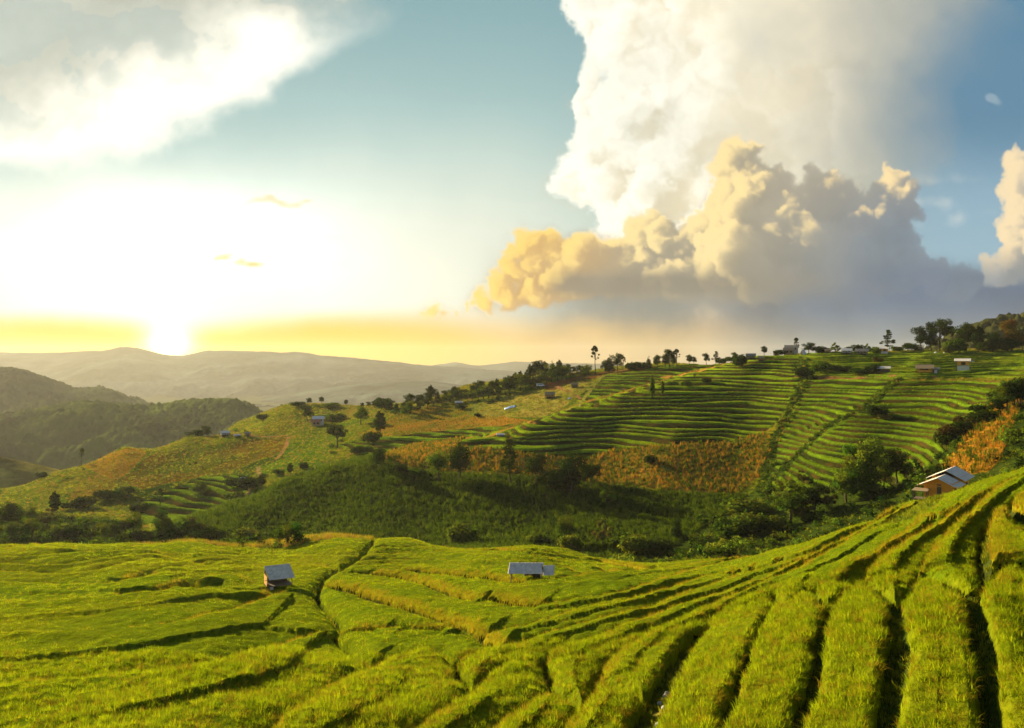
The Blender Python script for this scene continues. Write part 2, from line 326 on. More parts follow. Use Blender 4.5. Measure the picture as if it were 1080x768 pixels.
# main grid: fine in view, coarse outside
GU = np.r_[np.arange(-620, -140, 20.), np.arange(-140, -30, 2.5), np.arange(-30, 1110, 1.25), np.arange(1110, 1300, 2.5), np.arange(1300, 1781, 20.)]
GL = np.r_[np.arange(math.log(14), math.log(188), .0042), np.arange(math.log(188), math.log(445), .0014), np.arange(math.log(445), math.log(945), .004)]
ROW = cr_axis(cr_axis(CG, (GL-CG_L[0])/.008, 0), (GU-CG_U[0])/8, 1)
YY = np.exp(GL)[:, None]*np.ones((1, len(GU))); XX = (GU[None]-CX)/F*YY
ZB = (CY-ROW)/F*YY                                   # bare smooth land
UU = GU[None]*np.ones_like(YY)
def lat2(x, y, s, seed):   # value noise at world points, cell size s
    r = np.random.default_rng(seed).random((64, 64)).astype(np.float32)*2-1
    a = x/s+1000.; b = y/s+1000.; i = np.floor(a).astype(int); j = np.floor(b).astype(int); fa = a-i; fb = b-j
    fa = fa*fa*(3-2*fa); fb = fb*fb*(3-2*fb)
    g = lambda p, q: r[(i+p) % 64, (j+q) % 64]
    return (g(0, 0)*(1-fa)+g(1, 0)*fa)*(1-fb)+(g(0, 1)*(1-fa)+g(1, 1)*fa)*fb
def wf(x, y, s, seed, o=4, g=.5):
    t = 0; a = 1.
    for k in range(o): t = t+a*lat2(x, y, s, seed+k); a *= g; s /= 2.03
    return t
MID = sstep(182, 215, YY)
ZB = ZB+MID*(wf(XX, YY, 38, 3, 4)*.9)*sstep(1000, 500, YY)
def bil(arr, u, l):     # sample a grid array at column u, ln distance l
    a = np.clip(np.interp(u, GU, np.arange(len(GU))), 0, len(GU)-1.001); b = np.clip(np.interp(l, GL, np.arange(len(GL))), 0, len(GL)-1.001)
    i = a.astype(int); j = b.astype(int); fa = a-i; fb = b-j
    return (arr[j, i]*(1-fa)+arr[j, i+1]*fa)*(1-fb)+(arr[j+1, i]*(1-fa)+arr[j+1, i+1]*fa)*fb
def hit(u, v, y0=14, y1=900):   # where the line of sight (u,v) meets the land between y0 and y1
    l = np.linspace(math.log(y0), math.log(y1), 1500); r = bil(ROWF, np.full_like(l, u), l)
    k = np.nonzero(r <= v)[0]
    if len(k): k = max(k[0], 1); t = (r[k-1]-v)/max(r[k-1]-r[k], 1e-6); ll = l[k-1]+(l[k]-l[k-1])*np.clip(t, 0, 1)
    else: ll = l[np.argmin(r)]
    y = math.exp(ll); return ((u-CX)/F*y, y)
ROWF = CY-ZB/YY*F
def zat(x, y, arr=None): return float(bil(ZG if arr is None else arr, np.array(CX+F*x/y), np.array(math.log(y))))
def inpoly(u, v, poly):
    p = np.array(poly, float); r = np.zeros(np.shape(u), bool); j = len(p)-1
    for i in range(len(p)):
        c = ((p[i, 1] > v) != (p[j, 1] > v)) & (u < (p[j, 0]-p[i, 0])*(v-p[i, 1])/(p[j, 1]-p[i, 1]+1e-9)+p[i, 0])
        r ^= c; j = i
    return r
# ---- paddies: field edges, drawn on the land (photo columns/rows projected onto the smooth land -> metres)
# (half width of the gap m, step m at the edge, points)
GROOVES = [
 (0.22, 1.15, [(-160, 745), (0, 725), (103, 716), (190, 708), (280, 683), (324, 671), (349, 666), (361, 659)]),
 (0.22, 1.15, [(-160, 672), (0, 670), (97, 666), (152, 661), (203, 652), (275, 633), (297, 625), (335, 625)]),
 (0.22, 1.15, [(-160, 632), (0, 634), (54, 637), (122, 629), (168, 624), (203, 613), (230, 608), (257, 609), (276, 615)]),
 (0.16, 0.30, [(-160, 612), (0, 613), (41, 613), (95, 614), (130, 610), (157, 601), (185, 596)]),
 (0.16, 0.30, [(-160, 598), (0, 601), (49, 601), (81, 603), (130, 592), (162, 587), (187, 591)]),
 (0.16, 0.30, [(-160, 590), (0, 592), (54, 594), (108, 587), (152, 582), (173, 583), (200, 590), (227, 595)]),
 (0.16, 0.30, [(-160, 584), (0, 586), (68, 582), (100, 581), (150, 578)]),
 (0.16, 0.30, [(0, 577), (14, 576), (35, 573.5), (54, 575), (81, 579), (120, 580)]),
 (0.16, 0.30, [(150, 578), (200, 582), (235, 584), (300, 583), (372, 583)]),
 (0.16, 0.30, [(200, 590), (270, 591), (330, 592), (358, 596)]),
 (0.22, 0.00, [(389, 700), (365, 676), (352, 664), (361, 659), (352, 645), (335, 626), (338, 611), (345, 605), (360, 596), (378, 586), (390, 574), (394, 566)]),
 (0.22, 1.15, [(389, 699), (351, 722), (297, 755), (240, 792)]),
 (0.18, 0.60, [(388, 577), (480, 577), (560, 581), (620, 588), (650, 594), (676, 600)]),
 (0.18, 0.60, [(383, 583), (480, 583), (560, 586), (600, 590), (632, 597), (642, 602)]),
 (0.18, 0.60, [(375, 589), (480, 590), (560, 592), (590, 596), (612, 603)]),
 (0.18, 0.60, [(365, 594), (480, 596), (540, 598), (580, 604)]),
 (0.22, 0.55, [(354, 601), (430, 601), (500, 605), (550, 611), (580, 610), (621, 605), (675, 602), (713, 598), (780, 588), (830, 577)]),
 (0.18, 0.60, [(345, 604), (378, 601), (424, 607), (443, 611), (465, 618), (500, 628), (524, 629), (567, 636), (621, 628), (675, 617), (730, 603), (784, 590), (820, 577), (868, 562)]),
 (0.18, 0.60, [(338, 611), (362, 617), (372, 619), (405, 630), (438, 639), (476, 651), (508, 664), (540, 660), (581, 651), (621, 639), (675, 628), (730, 613), (784, 601), (832, 587), (868, 571), (908, 553)]),
 (0.22, 0.55, [(361, 660), (405, 661), (432, 659), (473, 661), (500, 662), (522, 676), (540, 676), (581, 665), (635, 650), (689, 636), (743, 621), (800, 603), (846, 587), (890, 567), (941, 537)]),
 (0.18, 0.60, [(389, 699), (405, 691), (432, 685), (460, 683), (478, 689), (522, 681), (545, 677)]),
 (0.22, 0.00, [(478, 690), (486, 706), (500, 718)]),
 (0.18, 0.60, [(500, 718), (460, 747), (427, 768), (380, 800)]),
 (0.22, 0.55, [(500, 718), (514, 706), (545, 697), (560, 697), (573, 694), (576, 687), (621, 671), (675, 652), (730, 635), (784, 618), (832, 597), (876, 575), (908, 559), (952, 535)]),
 (0.22, 0.00, [(573, 694), (583, 718), (595, 722), (614, 734)]),
 (0.18, 0.60, [(583, 720), (556, 734), (508, 768), (470, 800)]),
 (0.22, 0.55, [(560, 800), (586, 768), (619, 732), (632, 701), (650, 686), (690, 666), (740, 646), (800, 619), (854, 592), (889, 574), (935, 553), (973, 541)]),
 (0.16, 0.00, [(632, 716), (655, 720), (676, 727)]),
 (0.72, 0.06, [(640, 800), (667, 768), (694, 726), (715, 690), (738, 660)]),
 (0.22, 0.55, [(738, 660), (775, 640), (815, 620)]),
 (0.19, 0.06, [(735, 800), (756, 768), (771, 733), (785, 695), (798, 663), (814, 634)]),
 (0.29, 0.06, [(812, 800), (836, 768), (853, 722), (861, 690), (863, 668), (874, 640)]),
 (0.34, 0.06, [(928, 800), (931, 768), (938, 735), (944, 705), (947, 668), (943, 640), (950, 630)]),
 (0.28, 0.06, [(1046, 800), (1045, 768), (1042, 722), (1038, 680), (1028, 640), (1024, 618)]),
 (0.29, 0.06, [(1140, 800), (1130, 700), (1110, 630), (1085, 592)]),
 (0.18, 0.00, [(814, 625), (827, 633), (856, 616), (874, 636), (910, 610), (936, 628), (950, 632), (960, 615), (974, 604), (1000, 611), (1026, 622), (1037, 611), (1048, 602), (1055, 594), (1085, 592), (1130, 590), (1180, 580)]),
 (0.22, 0.55, [(827, 632), (857, 616), (914, 586), (962, 554), (990, 543), (1002, 534)]),
 (0.22, 0.55, [(874, 634), (908, 610), (914, 600), (952, 573), (990, 551), (1025, 524), (1071, 500)]),
 (0.22, 0.55, [(951, 630), (962, 608), (979, 581), (1006, 554), (1030, 532), (1049, 516), (1084, 496)]),
 (0.29, 0.55, [(1041, 612), (1038, 590), (1037, 570), (1040, 548), (1063, 528), (1085, 515), (1120, 490)]),
 (0.22, 0.55, [(1055, 592), (1085, 590)]),
 (0.22, 0.55, [(1062, 529), (1080, 540), (1100, 550), (1140, 560)]),
 (0.40, 0.06, [(1250, 800), (1225, 700), (1195, 630), (1160, 588)]),
 (0.40, 0.06, [(1370, 800), (1330, 690), (1290, 620), (1240, 570)]),
 (0.30, 0.50, [(1150, 585), (1160, 550), (1190, 515), (1240, 480)]),
]
fg = GL < math.log(190); NF = int(fg.sum())
fX, fY, fZ, fU = XX[:NF], YY[:NF], ZB[:NF], UU[:NF]
D = np.full(fX.shape, 99., np.float32); SIDE = np.zeros_like(D); STEP = np.zeros_like(D); OFF = np.zeros_like(D); RIM = np.full_like(D, 9.); HALF = np.full_like(D, .2)
gzy, gzx = np.gradient(fZ); dX = np.gradient(fX, axis=1); dY = np.gradient(fY, axis=0)
GXs = gzx/np.maximum(dX, 1e-3); GYs = gzy/np.maximum(dY, 1e-3)-GXs*(fX/fY)
def resample(pts, n=8):
    pts = np.array(pts, float); out = []
    for i in range(len(pts)-1):
        p0 = pts[max(i-1, 0)]; p1 = pts[i]; p2 = pts[i+1]; p3 = pts[min(i+2, len(pts)-1)]
        for t in np.linspace(0, 1, n, endpoint=False):
            out.append(.5*(2*p1+(p2-p0)*t+(2*p0-5*p1+4*p2-p3)*t*t+(3*p1-p0-3*p2+p3)*t**3))
    out.append(pts[-1]); return out
GPATH = []
for gi, (hw, stp, pts) in enumerate(GROOVES):
    w = np.array([hit(u, v, 14, 188) for u, v in resample(pts)])
    GPATH.append((hw, w))
    R = 13.
    gd = np.full_like(D, 99.); gs = np.zeros_like(D); gw = np.zeros_like(D)
    mxu = np.mean([q[0] for q in pts]); cl = np.r_[0, np.cumsum(np.hypot(*np.diff(w, axis=0).T))]; kseg = -1
    for (xa, ya), (xb, yb) in zip(w[:-1], w[1:]):
        kseg += 1; wseg = float(np.clip(min(cl[kseg]+1, cl[-1]-cl[kseg])/5., .05, 1))
        y0, y1 = min(ya, yb)-R, max(ya, yb)+R
        j0, j1 = np.searchsorted(fY[:, 0], [y0, y1])
        ua, ub = CX+F*(min(xa, xb)-R)/max(min(ya, yb), 14), CX+F*(max(xa, xb)+R)/max(min(ya, yb), 14)
        if min(xa, xb)-R < 0: ua = CX+F*(min(xa, xb)-R)/max(y0, 12)
        if max(xa, xb)+R > 0: ub = CX+F*(max(xa, xb)+R)/max(y0, 12)
        i0, i1 = np.searchsorted(GU, [ua, ub])
        if j1 <= j0 or i1 <= i0: continue
        s = np.s_[j0:j1, i0:i1]
        ex, ey = xb-xa, yb-ya; L2 = ex*ex+ey*ey+1e-9
        t = np.clip(((fX[s]-xa)*ex+(fY[s]-ya)*ey)/L2, 0, 1)
        rx = fX[s]-xa-t*ex; ry = fY[s]-ya-t*ey
        d = np.sqrt(rx*rx+ry*ry)
        eff = d-hw+.0
        m = eff < D[s]
        D[s] = np.where(m, eff, D[s])
        upv = -ry if mxu < 560 else rx-.3*ry
        SIDE[s] = np.where(m, np.sign(upv), SIDE[s]); STEP[s] = np.where(m, stp*wseg, STEP[s]); HALF[s] = np.where(m, hw, HALF[s])
RIM = np.where((SIDE > 0) & (STEP > .08), D, 9.)
nz = wf(fX, fY, 2.2, 41, 3)
Dn = D+.12*nz
RH = .72                                            # height of the standing rice
LS = np.where(UU[:NF] < 330, 4.6, 3.)
fu = UU[:NF]; fk = sstep(42, 58, fY)                 # every strip is a loaf: its rice rolls down towards the edges
LW = np.interp(fu, [0, 330, 420, 640, 720], [3.4, 3.0, 2.2, 1.9, 0])+np.interp(fu, [640, 720], [0, 1])*(.6+1.0*fk)
LA = np.interp(fu, [0, 330, 420, 640, 720], [1.7, 1.65, 1.35, 1.1, 0])+np.interp(fu, [640, 720], [0, 1])*(.12+.6*fk)
LA = LA*sstep(195, 120, fY)+.35*sstep(120, 195, fY)
tt = np.clip(np.maximum(D, 0)/LW, 0, 1); circ = np.sqrt(np.clip(1-(1-tt)**2, 0, 1))
step_off = LA*(circ-1)+SIDE*STEP*np.exp(-np.maximum(D, 0)/LS)*np.interp(fu, [330, 420, 640, 720], [.95, .5, .6, .85])
soil = fZ-RH+step_off*.9-.18*sstep(.1, -.3, D)+.06*nz
hump = sstep(0, .42, Dn)
CAN = soil+RH*(.12+.88*hump**.5)+.10*wf(fX, fY, 1.1, 71, 2)*hump+.16*wf(fX, fY, 6, 91, 2)*hump
# where the paddies stop: the scrub valley beyond the crest, the house plot on the right
crest = np.interp(GU, [-640, 0, 60, 150, 180, 240, 330, 390, 400, 480, 560, 620, 660, 690, 740, 790, 850, 900, 950, 985, 1010, 1080, 1200, 1800],
                      [170, 172, 173, 172, 168, 160, 160, 165, 181, 181, 178, 172, 160, 150, 150, 148, 128, 116, 106, 96, 96, 92, 84, 84])
RICE = sstep(1.0, -1.0, fY-crest[None]-1.5*wf(fX, fY, 9, 15, 2))
# small separate paddy in the bowl past the crest
bowl = inpoly(fU, ROWF[:NF], [(640, 606), (690, 598), (740, 586), (800, 579), (812, 574), (840, 572), (800, 596), (760, 610)])
# plot in front of the wooden house
plot = inpoly(fU, ROWF[:NF], [(925, 556), (940, 545), (962, 532), (1000, 500), (1012, 500), (985, 536), (965, 545), (945, 553)]) & (fY > 75)
RICE = RICE*(1-plot)
ZG = ZB.copy(); ZG[:NF] = soil*RICE+(fZ-.25)*(1-RICE)
# ---------------------------------------------------------------- terraces and land cover of the hills
V = ROWF.copy(); cv = np.minimum.accumulate(ROWF, 0); VIS = ROWF <= cv+9
TERR = [  # polygon, step height, phase, curvature
 ([(478, 470), (490, 462), (545, 450), (600, 430), (700, 401), (775, 381), (800, 374), (842, 374), (848, 395), (836, 420), (822, 440), (806, 456), (770, 466), (700, 471), (650, 474), (622, 483), (575, 480), (520, 474)], 1.55, .1),
 ([(852, 376), (944, 380), (944, 403), (905, 432), (850, 468), (808, 512), (800, 500), (818, 470), (838, 428), (850, 398)], 1.35, .4),
 ([(950, 402), (1062, 403), (1052, 415), (1036, 440), (1012, 466), (990, 498), (960, 512), (905, 512), (848, 514), (790, 522), (806, 516), (852, 472), (908, 434)], 1.3, .7),
 ([(842, 372), (1300, 369), (1300, 402), (1000, 399), (952, 400), (850, 392)], .9, .2),
 ([(608, 424), (634, 398), (690, 387), (760, 381), (772, 381), (700, 400), (650, 414)], 1.5, .3),
 ([(352, 470), (385, 462), (430, 458), (545, 448), (500, 460), (440, 467), (395, 482)], 1.5, .5),
 ([(150, 528), (210, 505), (262, 500), (262, 528), (200, 545), (140, 556)], 1.3, .2),
]
UJ = UU+3*lat2(XX, YY, 14, 5); VJ = V+1.5*lat2(XX, YY, 11, 6)
TMASK = np.zeros_like(V); FR = np.zeros_like(V); RID = np.zeros_like(V)
zz = ZB+.55*wf(XX, YY, 30, 21, 3)
for poly, st, ph in TERR:
    m = inpoly(UJ, VJ, poly) & (YY > 185) & (YY < 600)
    # here and there a field ends and the rows jump
    jump = np.floor(lat2(XX*1.0, ZB*3.0, 26, 33)*2.2)*.37*0
    q = zz/st+ph+.13*lat2(XX, YY, 9, 8)+.45*lat2(XX*.3, zz*4, 9, 44); fl = np.floor(q); fr = q-fl
    zt = ZB+st*(sstep(.62, 1., fr)-fr)*.92
    rice_h = .75*sstep(.10, .2, fr)*sstep(.74, .6, fr)
    ZG = np.where(m, zt+rice_h, ZG); TMASK[m] = 1; FR = np.where(m, fr, FR); RID = np.where(m, fl+17*TERR.index((poly, st, ph)), RID)
# ---- albedo per vertex: what grows there
def c3(*v): return np.array(v, np.float32)
LC = np.empty(V.shape+(3,), np.float32)
n1 = wf(XX, YY, 26, 51, 4); n2_ = wf(XX, YY, 5, 61, 3); n3_ = wf(XX, YY, 90, 71, 3)
def put(mask, c, soft=None):
    k = np.asarray(mask, np.float32)[..., None]; LC[:] = LC*(1-k)+np.asarray(c, np.float32)*k
def mixc(a, b, t): return a+(b-a)*np.clip(t, 0, 1)[..., None]
grass = mixc(c3(.065, .105, .005), c3(.145, .14, .007), .5+.6*n1+.3*n2_)
LC[:] = grass
hill = YY > 190; NEARMASK = np.zeros_like(V); NEARMASK[:NF] = RICE
Z_ = {}
def zone(name, poly, y0=188, y1=700):
    Z_[name] = inpoly(UJ, VJ, poly) & (YY > y0) & (YY < y1) & (NEARMASK < .3); return Z_[name]
zone('scrub', [(640, 610), (560, 600), (300, 600), (150, 600), (-60, 600), (-60, 546), (40, 543), (110, 548), (140, 554), (150, 566), (246, 566), (560, 580), (700, 530), (790, 520), (905, 510), (1000, 480), (1040, 440), (1062, 405), (1090, 400), (1300, 400), (1300, 560), (900, 620), (700, 612)], 122)
zone('corn_green', [(143, 570), (200, 545), (246, 530), (285, 511), (331, 495), (385, 480), (400, 484), (420, 494), (470, 500), (600, 506), (660, 515), (720, 520), (790, 524), (760, 545), (720, 570), (690, 592), (560, 600), (140, 600)])
zone('corn_dry', [(402, 482), (420, 472), (490, 461), (520, 473), (575, 480), (622, 482), (650, 474), (700, 470), (770, 466), (806, 455), (813, 478), (806, 500), (780, 521), (700, 517), (640, 512), (600, 506), (500, 499), (430, 493)])
zone('corn_right', [(1090, 395), (1062, 414), (1040, 426), (1030, 436), (1018, 452), (1002, 474), (994, 493), (1018, 500), (1040, 496), (1054, 480), (1062, 460), (1070, 438), (1085, 415)], 128)
zone('corn_mid', [(395, 452), (415, 440), (450, 430), (480, 428), (520, 437), (560, 444), (545, 449), (480, 455), (430, 458), (385, 462), (375, 457)], 330)
zone('dry_left', [(82, 492), (100, 484), (130, 473), (150, 470), (153, 480), (143, 492), (122, 507), (100, 498)])
zone('dry_left2', [(75, 522), (82, 505), (100, 499), (122, 507), (118, 520), (95, 530), (74, 530)])
zone('brown_left', [(143, 495), (160, 478), (300, 458), (303, 475), (240, 498), (150, 516), (122, 508)])
zone('fold_left', [(118, 524), (122, 512), (150, 517), (240, 499), (300, 478), (304, 486), (262, 503), (205, 516), (150, 530)])
zone('green_left', [(306, 470), (360, 452), (384, 462), (352, 476), (330, 490), (262, 505), (274, 492), (300, 484)])
zone('brown_knoll', [(262, 455), (300, 436), (330, 426), (345, 428), (318, 446), (300, 456)])
zone('meadow', [(488, 432), (505, 424), (600, 405), (640, 398), (620, 412), (575, 440), (540, 440), (500, 440)], 330)
zone('red_soil', [(556, 407), (600, 399), (640, 390), (700, 386), (712, 389), (650, 394), (605, 404), (585, 412), (570, 410)], 360)
zone('top_field', [(842, 372), (1300, 366), (1300, 402), (1000, 399), (950, 401), (852, 396)])
zone('crestline', [(590, 432), (640, 414), (700, 398), (765, 379), (800, 374), (792, 379), (720, 403), (650, 420), (600, 435)])
zone('gold_d', [(325, 425), (300, 445), (330, 448), (420, 436), (470, 424), (470, 418), (420, 428)], 380)
put(Z_['scrub'], mixc(c3(.022, .036, .004), c3(.045, .062, .007), .5+.7*n1+.4*n2_))
put(Z_['gold_d'], mixc(c3(.16, .13, .02), c3(.10, .11, .014), .5+n1))
put(Z_['corn_green'], mixc(c3(.025, .042, .003), c3(.048, .066, .004), .45+.4*n1+.5*n2_))
put(Z_['corn_dry'], mixc(c3(.19, .12, .014), c3(.08, .095, .008), .45+.7*n1+.5*n2_))
put(Z_['corn_right'], c3(.26, .12, .010))
put(Z_['corn_mid'], mixc(c3(.25, .125, .012), c3(.11, .12, .008), .35+.7*n1+.4*n2_))
put(Z_['dry_left'], mixc(c3(.30, .15, .010), c3(.19, .13, .010), .4+.6*n1)); put(Z_['dry_left2'], mixc(c3(.19, .12, .010), c3(.11, .11, .008), .4+.8*n1))
put(Z_['brown_left'], mixc(c3(.13, .08, .006), c3(.075, .10, .006), .4+.9*n1))
put(Z_['fold_left'], mixc(c3(.035, .06, .004), c3(.06, .085, .005), .5+.8*n1)); put(Z_['green_left'], mixc(c3(.055, .11, .004), c3(.10, .13, .006), .5+.8*n1)); put(Z_['brown_knoll'], mixc(c3(.06, .10, .005), c3(.11, .10, .007), .5+.8*n1))
put(Z_['meadow'], mixc(c3(.24, .19, .03), c3(.12, .14, .018), .45+.9*n1+.3*n2_))
put(Z_['red_soil'], mixc(c3(.16, .055, .02), c3(.07, .06, .012), .35+.8*n2_))
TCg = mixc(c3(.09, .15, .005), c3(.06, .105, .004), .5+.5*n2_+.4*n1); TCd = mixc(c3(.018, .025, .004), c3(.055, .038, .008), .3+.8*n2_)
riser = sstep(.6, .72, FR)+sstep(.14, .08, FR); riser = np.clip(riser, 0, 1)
T1M = inpoly(UJ, VJ, TERR[0][0])[..., None]; TCg = np.where(T1M, TCg*c3(1.5, 1.35, 1.), TCg)  # sunlit row tops of the first terrace block painted in as a brighter tint
rtone = np.random.default_rng(77).uniform(.72, 1.35, (400, 2)); seg_ = (np.floor(UJ/70+RID*.37).astype(int))%2; TCg = TCg*rtone[(RID.astype(int)+seg_*190) % 400, seg_][..., None]
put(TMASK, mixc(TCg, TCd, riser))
put((Z_['crestline'] & (TMASK < 1))*1., c3(.24, .13, .02))
tf = Z_['top_field'] & (TMASK > 0)
LC[tf] = LC[tf]*.7+grass[tf]*.45
# dark gullies between the terraced blocks, earth paths
GULLY = np.zeros_like(V)
def track(pts, w, c, y0=190, y1=700):
    ww = [hit(u, v, y0, y1) for u, v in pts]
    for (xa, ya), (xb, yb) in zip(ww[:-1], ww[1:]):
        j0, j1 = np.searchsorted(YY[:, 0], [min(ya, yb)-w*3, max(ya, yb)+w*3]); i0, i1 = np.searchsorted(GU, [min(CX+F*xa/ya, CX+F*xb/yb)-20, max(CX+F*xa/ya, CX+F*xb/yb)+20])
        s = np.s_[j0:j1, i0:i1]; ex, ey = xb-xa, yb-ya
        t = np.clip(((XX[s]-xa)*ex+(YY[s]-ya)*ey)/(ex*ex+ey*ey+1e-9), 0, 1)
        d = np.hypot(XX[s]-xa-t*ex, YY[s]-ya-t*ey)*(1+.3*n2_[s])
        if c is dark: GULLY[s] = np.maximum(GULLY[s], sstep(w*1.3, w*.5, d))
        k = sstep(w, w*.6, d)[..., None]; LC[s] = LC[s]*(1-k)+np.asarray(c, np.float32)*k
dark = c3(.022, .036, .004)
for pts in ([(847, 380), (850, 398), (836, 428), (818, 462), (806, 510)], [(946, 402), (908, 433), (850, 470), (800, 518)], [(1062, 404), (1040, 436), (1014, 462), (990, 500)]): track(pts, 2.2, dark)
track([(304, 461), (302, 470), (297, 478), (292, 484)], 1.2, c3(.28, .13, .05)); track([(272, 492), (274, 503), (262, 520), (248, 532)], 1.2, c3(.24, .17, .06))
track([(233, 459), (270, 460), (305, 459)], 1.6, c3(.26, .13, .05)); track([(600, 432), (612, 424), (634, 398), (660, 390)], 1.5, c3(.17, .16, .025))
track([(588, 408), (600, 413), (612, 420)], 1.3, c3(.26, .13, .05)); track([(840, 397), (905, 399), (1000, 400), (1110, 402)], 1.6, c3(.17, .085, .03))
track([(700, 398), (740, 391), (775, 381), (796, 376)], 2.4, c3(.32, .17, .03))
track([(490, 463), (540, 451), (560, 446)], 2.0, c3(.30, .15, .025))
# paddy soil and the grass on the balks
fgd = np.zeros_like(V); fgd[:NF] = RICE
put(fgd, mixc(c3(.035, .045, .008), c3(.045, .07, .006), .5+.8*n2_))
if True:
    gap = np.zeros_like(V); gap[:NF] = sstep(.15, -.25, D)*(HALF > .4)
    put(gap*fgd, mixc(c3(.06, .085, .010), c3(.15, .13, .02), .45+.9*n2_))
edge_gold = np.zeros_like(V); edge_gold[:NF] = (1-RICE)*inpoly(fU, ROWF[:NF], [(120, 575), (240, 566), (300, 566), (330, 562), (392, 561), (396, 572), (330, 578), (240, 577)])
put(edge_gold, mixc(c3(.22, .15, .02), c3(.12, .13, .015), .5+.8*n2_))

# ---------------------------------------------------------------- mesh helpers
def mesh_grid(name, x, y, z, keep=None, col=None, mat=None, kind='structure'):
    h, w = x.shape
    co = np.stack([x, y, z], -1).reshape(-1, 3).astype(np.float32)
    idx = np.arange(h*w).reshape(h, w)
    f = np.stack([idx[:-1, :-1], idx[:-1, 1:], idx[1:, 1:], idx[1:, :-1]], -1).reshape(-1, 4)
    if keep is not None:
        f = f[keep[:-1, :-1].ravel()]
        used = np.zeros(h*w, bool); used[f.ravel()] = True; mp = np.cumsum(used)-1; f = mp[f]; co = co[used]
        if col is not None: col = col.reshape(-1, 3)[used]
    return mesh_np(name, co, f, col, mat, kind)
def mesh_np(name, co, f, col=None, mat=None, kind=None, smooth=True, link=True, parent=None):
    me = bpy.data.meshes.new(name); n = f.shape[1]
    me.vertices.add(len(co)); me.vertices.foreach_set('co', np.ascontiguousarray(co, np.float32).ravel())
    me.loops.add(f.size); me.loops.foreach_set('vertex_index', f.ravel().astype(np.int32))
    me.polygons.add(len(f)); me.polygons.foreach_set('loop_start', np.arange(0, f.size, n, dtype=np.int32))
    try: me.polygons.foreach_set('loop_total', np.full(len(f), n, np.int32))
    except Exception: pass
    me.update(calc_edges=True)
    if smooth: me.polygons.foreach_set('use_smooth', np.ones(len(f), bool))
    if col is not None:
        a = me.color_attributes.new('cover', 'FLOAT_COLOR', 'POINT'); c4 = np.ones((len(co), 4), np.float32); c4[:, :3] = col.reshape(-1, 3); a.data.foreach_set('color', c4.ravel())
    if mat: me.materials.append(mat)
    o = bpy.data.objects.new(name, me)
    if link: COL.objects.link(o)
    if kind: o['kind'] = kind
    if parent: o.parent = parent
    return o
def new_mat(name):
    m = bpy.data.materials.new(name); m.use_nodes = True; t = m.node_tree; t.nodes.clear(); return m, t
def out(t, sh): o = t.nodes.new('ShaderNodeOutputMaterial'); t.links.new(sh, o.inputs[0])
def leaf_mat(name, col, tr, trans=.4, var=.35, hue=None, attr=None, spec=.0):
    """leaf: diffuse + light through the blade; each plant a little different"""
    m, t = new_mat(name); N = t.nodes.new; L = t.links.new
    oi = N('ShaderNodeObjectInfo'); hs = N('ShaderNodeHueSaturation'); hs2 = N('ShaderNodeHueSaturation')
    rnd = oi.outputs['Random']
    v = mth('ADD', mth('MULTIPLY', rnd, var*2, t), 1-var, t); h = mth('ADD', mth('MULTIPLY', rnd, -.035, t), .5175, t)
    if attr:
        at = N('ShaderNodeAttribute'); at.attribute_name = attr; s = N('ShaderNodeSeparateColor'); L(at.outputs['Color'], s.inputs[0])
        v = mth('MULTIPLY', v, s.outputs[0], t); h = mth('ADD', h, mth('MULTIPLY', mth('SUBTRACT', s.outputs[1], .5, t), .09, t), t)
    for n, c in ((hs, col), (hs2, tr)):
        n.inputs['Color'].default_value = (*c, 1); L(v, n.inputs['Value']); L(h, n.inputs['Hue'])
    d = N('ShaderNodeBsdfDiffuse'); tl = N('ShaderNodeBsdfTranslucent'); L(hs.outputs[0], d.inputs[0]); L(hs2.outputs[0], tl.inputs[0])
    mx = N('ShaderNodeMixShader'); mx.inputs[0].default_value = trans; L(d.outputs[0], mx.inputs[1]); L(tl.outputs[0], mx.inputs[2])
    sh = mx.outputs[0]
    if spec:
        g = N('ShaderNodeBsdfGlossy'); g.inputs['Roughness'].default_value = .45; g.inputs[0].default_value = (.9, .9, .8, 1); m2 = N('ShaderNodeMixShader'); m2.inputs[0].default_value = spec
        L(sh, m2.inputs[1]); L(g.outputs[0], m2.inputs[2]); sh = m2.outputs[0]
    out(t, sh); return m
def land_mat(name='land', fine=.9, amt=.5, trans=.0):
    m, t = new_mat(name); N = t.nodes.new; L = t.links.new
    a = N('ShaderNodeAttribute'); a.attribute_name = 'cover'
    tc = N('ShaderNodeTexCoord'); n = N('ShaderNodeTexNoise'); n.inputs['Scale'].default_value = fine; n.inputs['Detail'].default_value = 6; n.inputs['Roughness'].default_value = .7; L(tc.outputs['Object'], n.inputs['Vector'])
    mr = N('ShaderNodeMapRange'); mr.inputs[1].default_value = .25; mr.inputs[2].default_value = .75; mr.inputs[3].default_value = 1-amt; mr.inputs[4].default_value = 1+amt; L(n.outputs[0], mr.inputs[0])
    vm = N('ShaderNodeVectorMath'); vm.operation = 'SCALE'; L(a.outputs['Color'], vm.inputs[0]); L(mr.outputs[0], vm.inputs['Scale'])
    b = N('ShaderNodeBump'); b.inputs['Strength'].default_value = .7; b.inputs['Distance'].default_value = .35; L(n.outputs[0], b.inputs['Height'])
    d = N('ShaderNodeBsdfDiffuse'); L(vm.outputs[0], d.inputs[0]); L(b.outputs[0], d.inputs['Normal'])
    sh = d.outputs[0]
    if trans:
        tl = N('ShaderNodeBsdfTranslucent'); L(vm.outputs[0], tl.inputs[0]); L(b.outputs[0], tl.inputs['Normal']); mx = N('ShaderNodeMixShader'); mx.inputs[0].default_value = trans; L(sh, mx.inputs[1]); L(tl.outputs[0], mx.inputs[2]); sh = mx.outputs[0]
    out(t, sh); return m
M_LAND = land_mat()
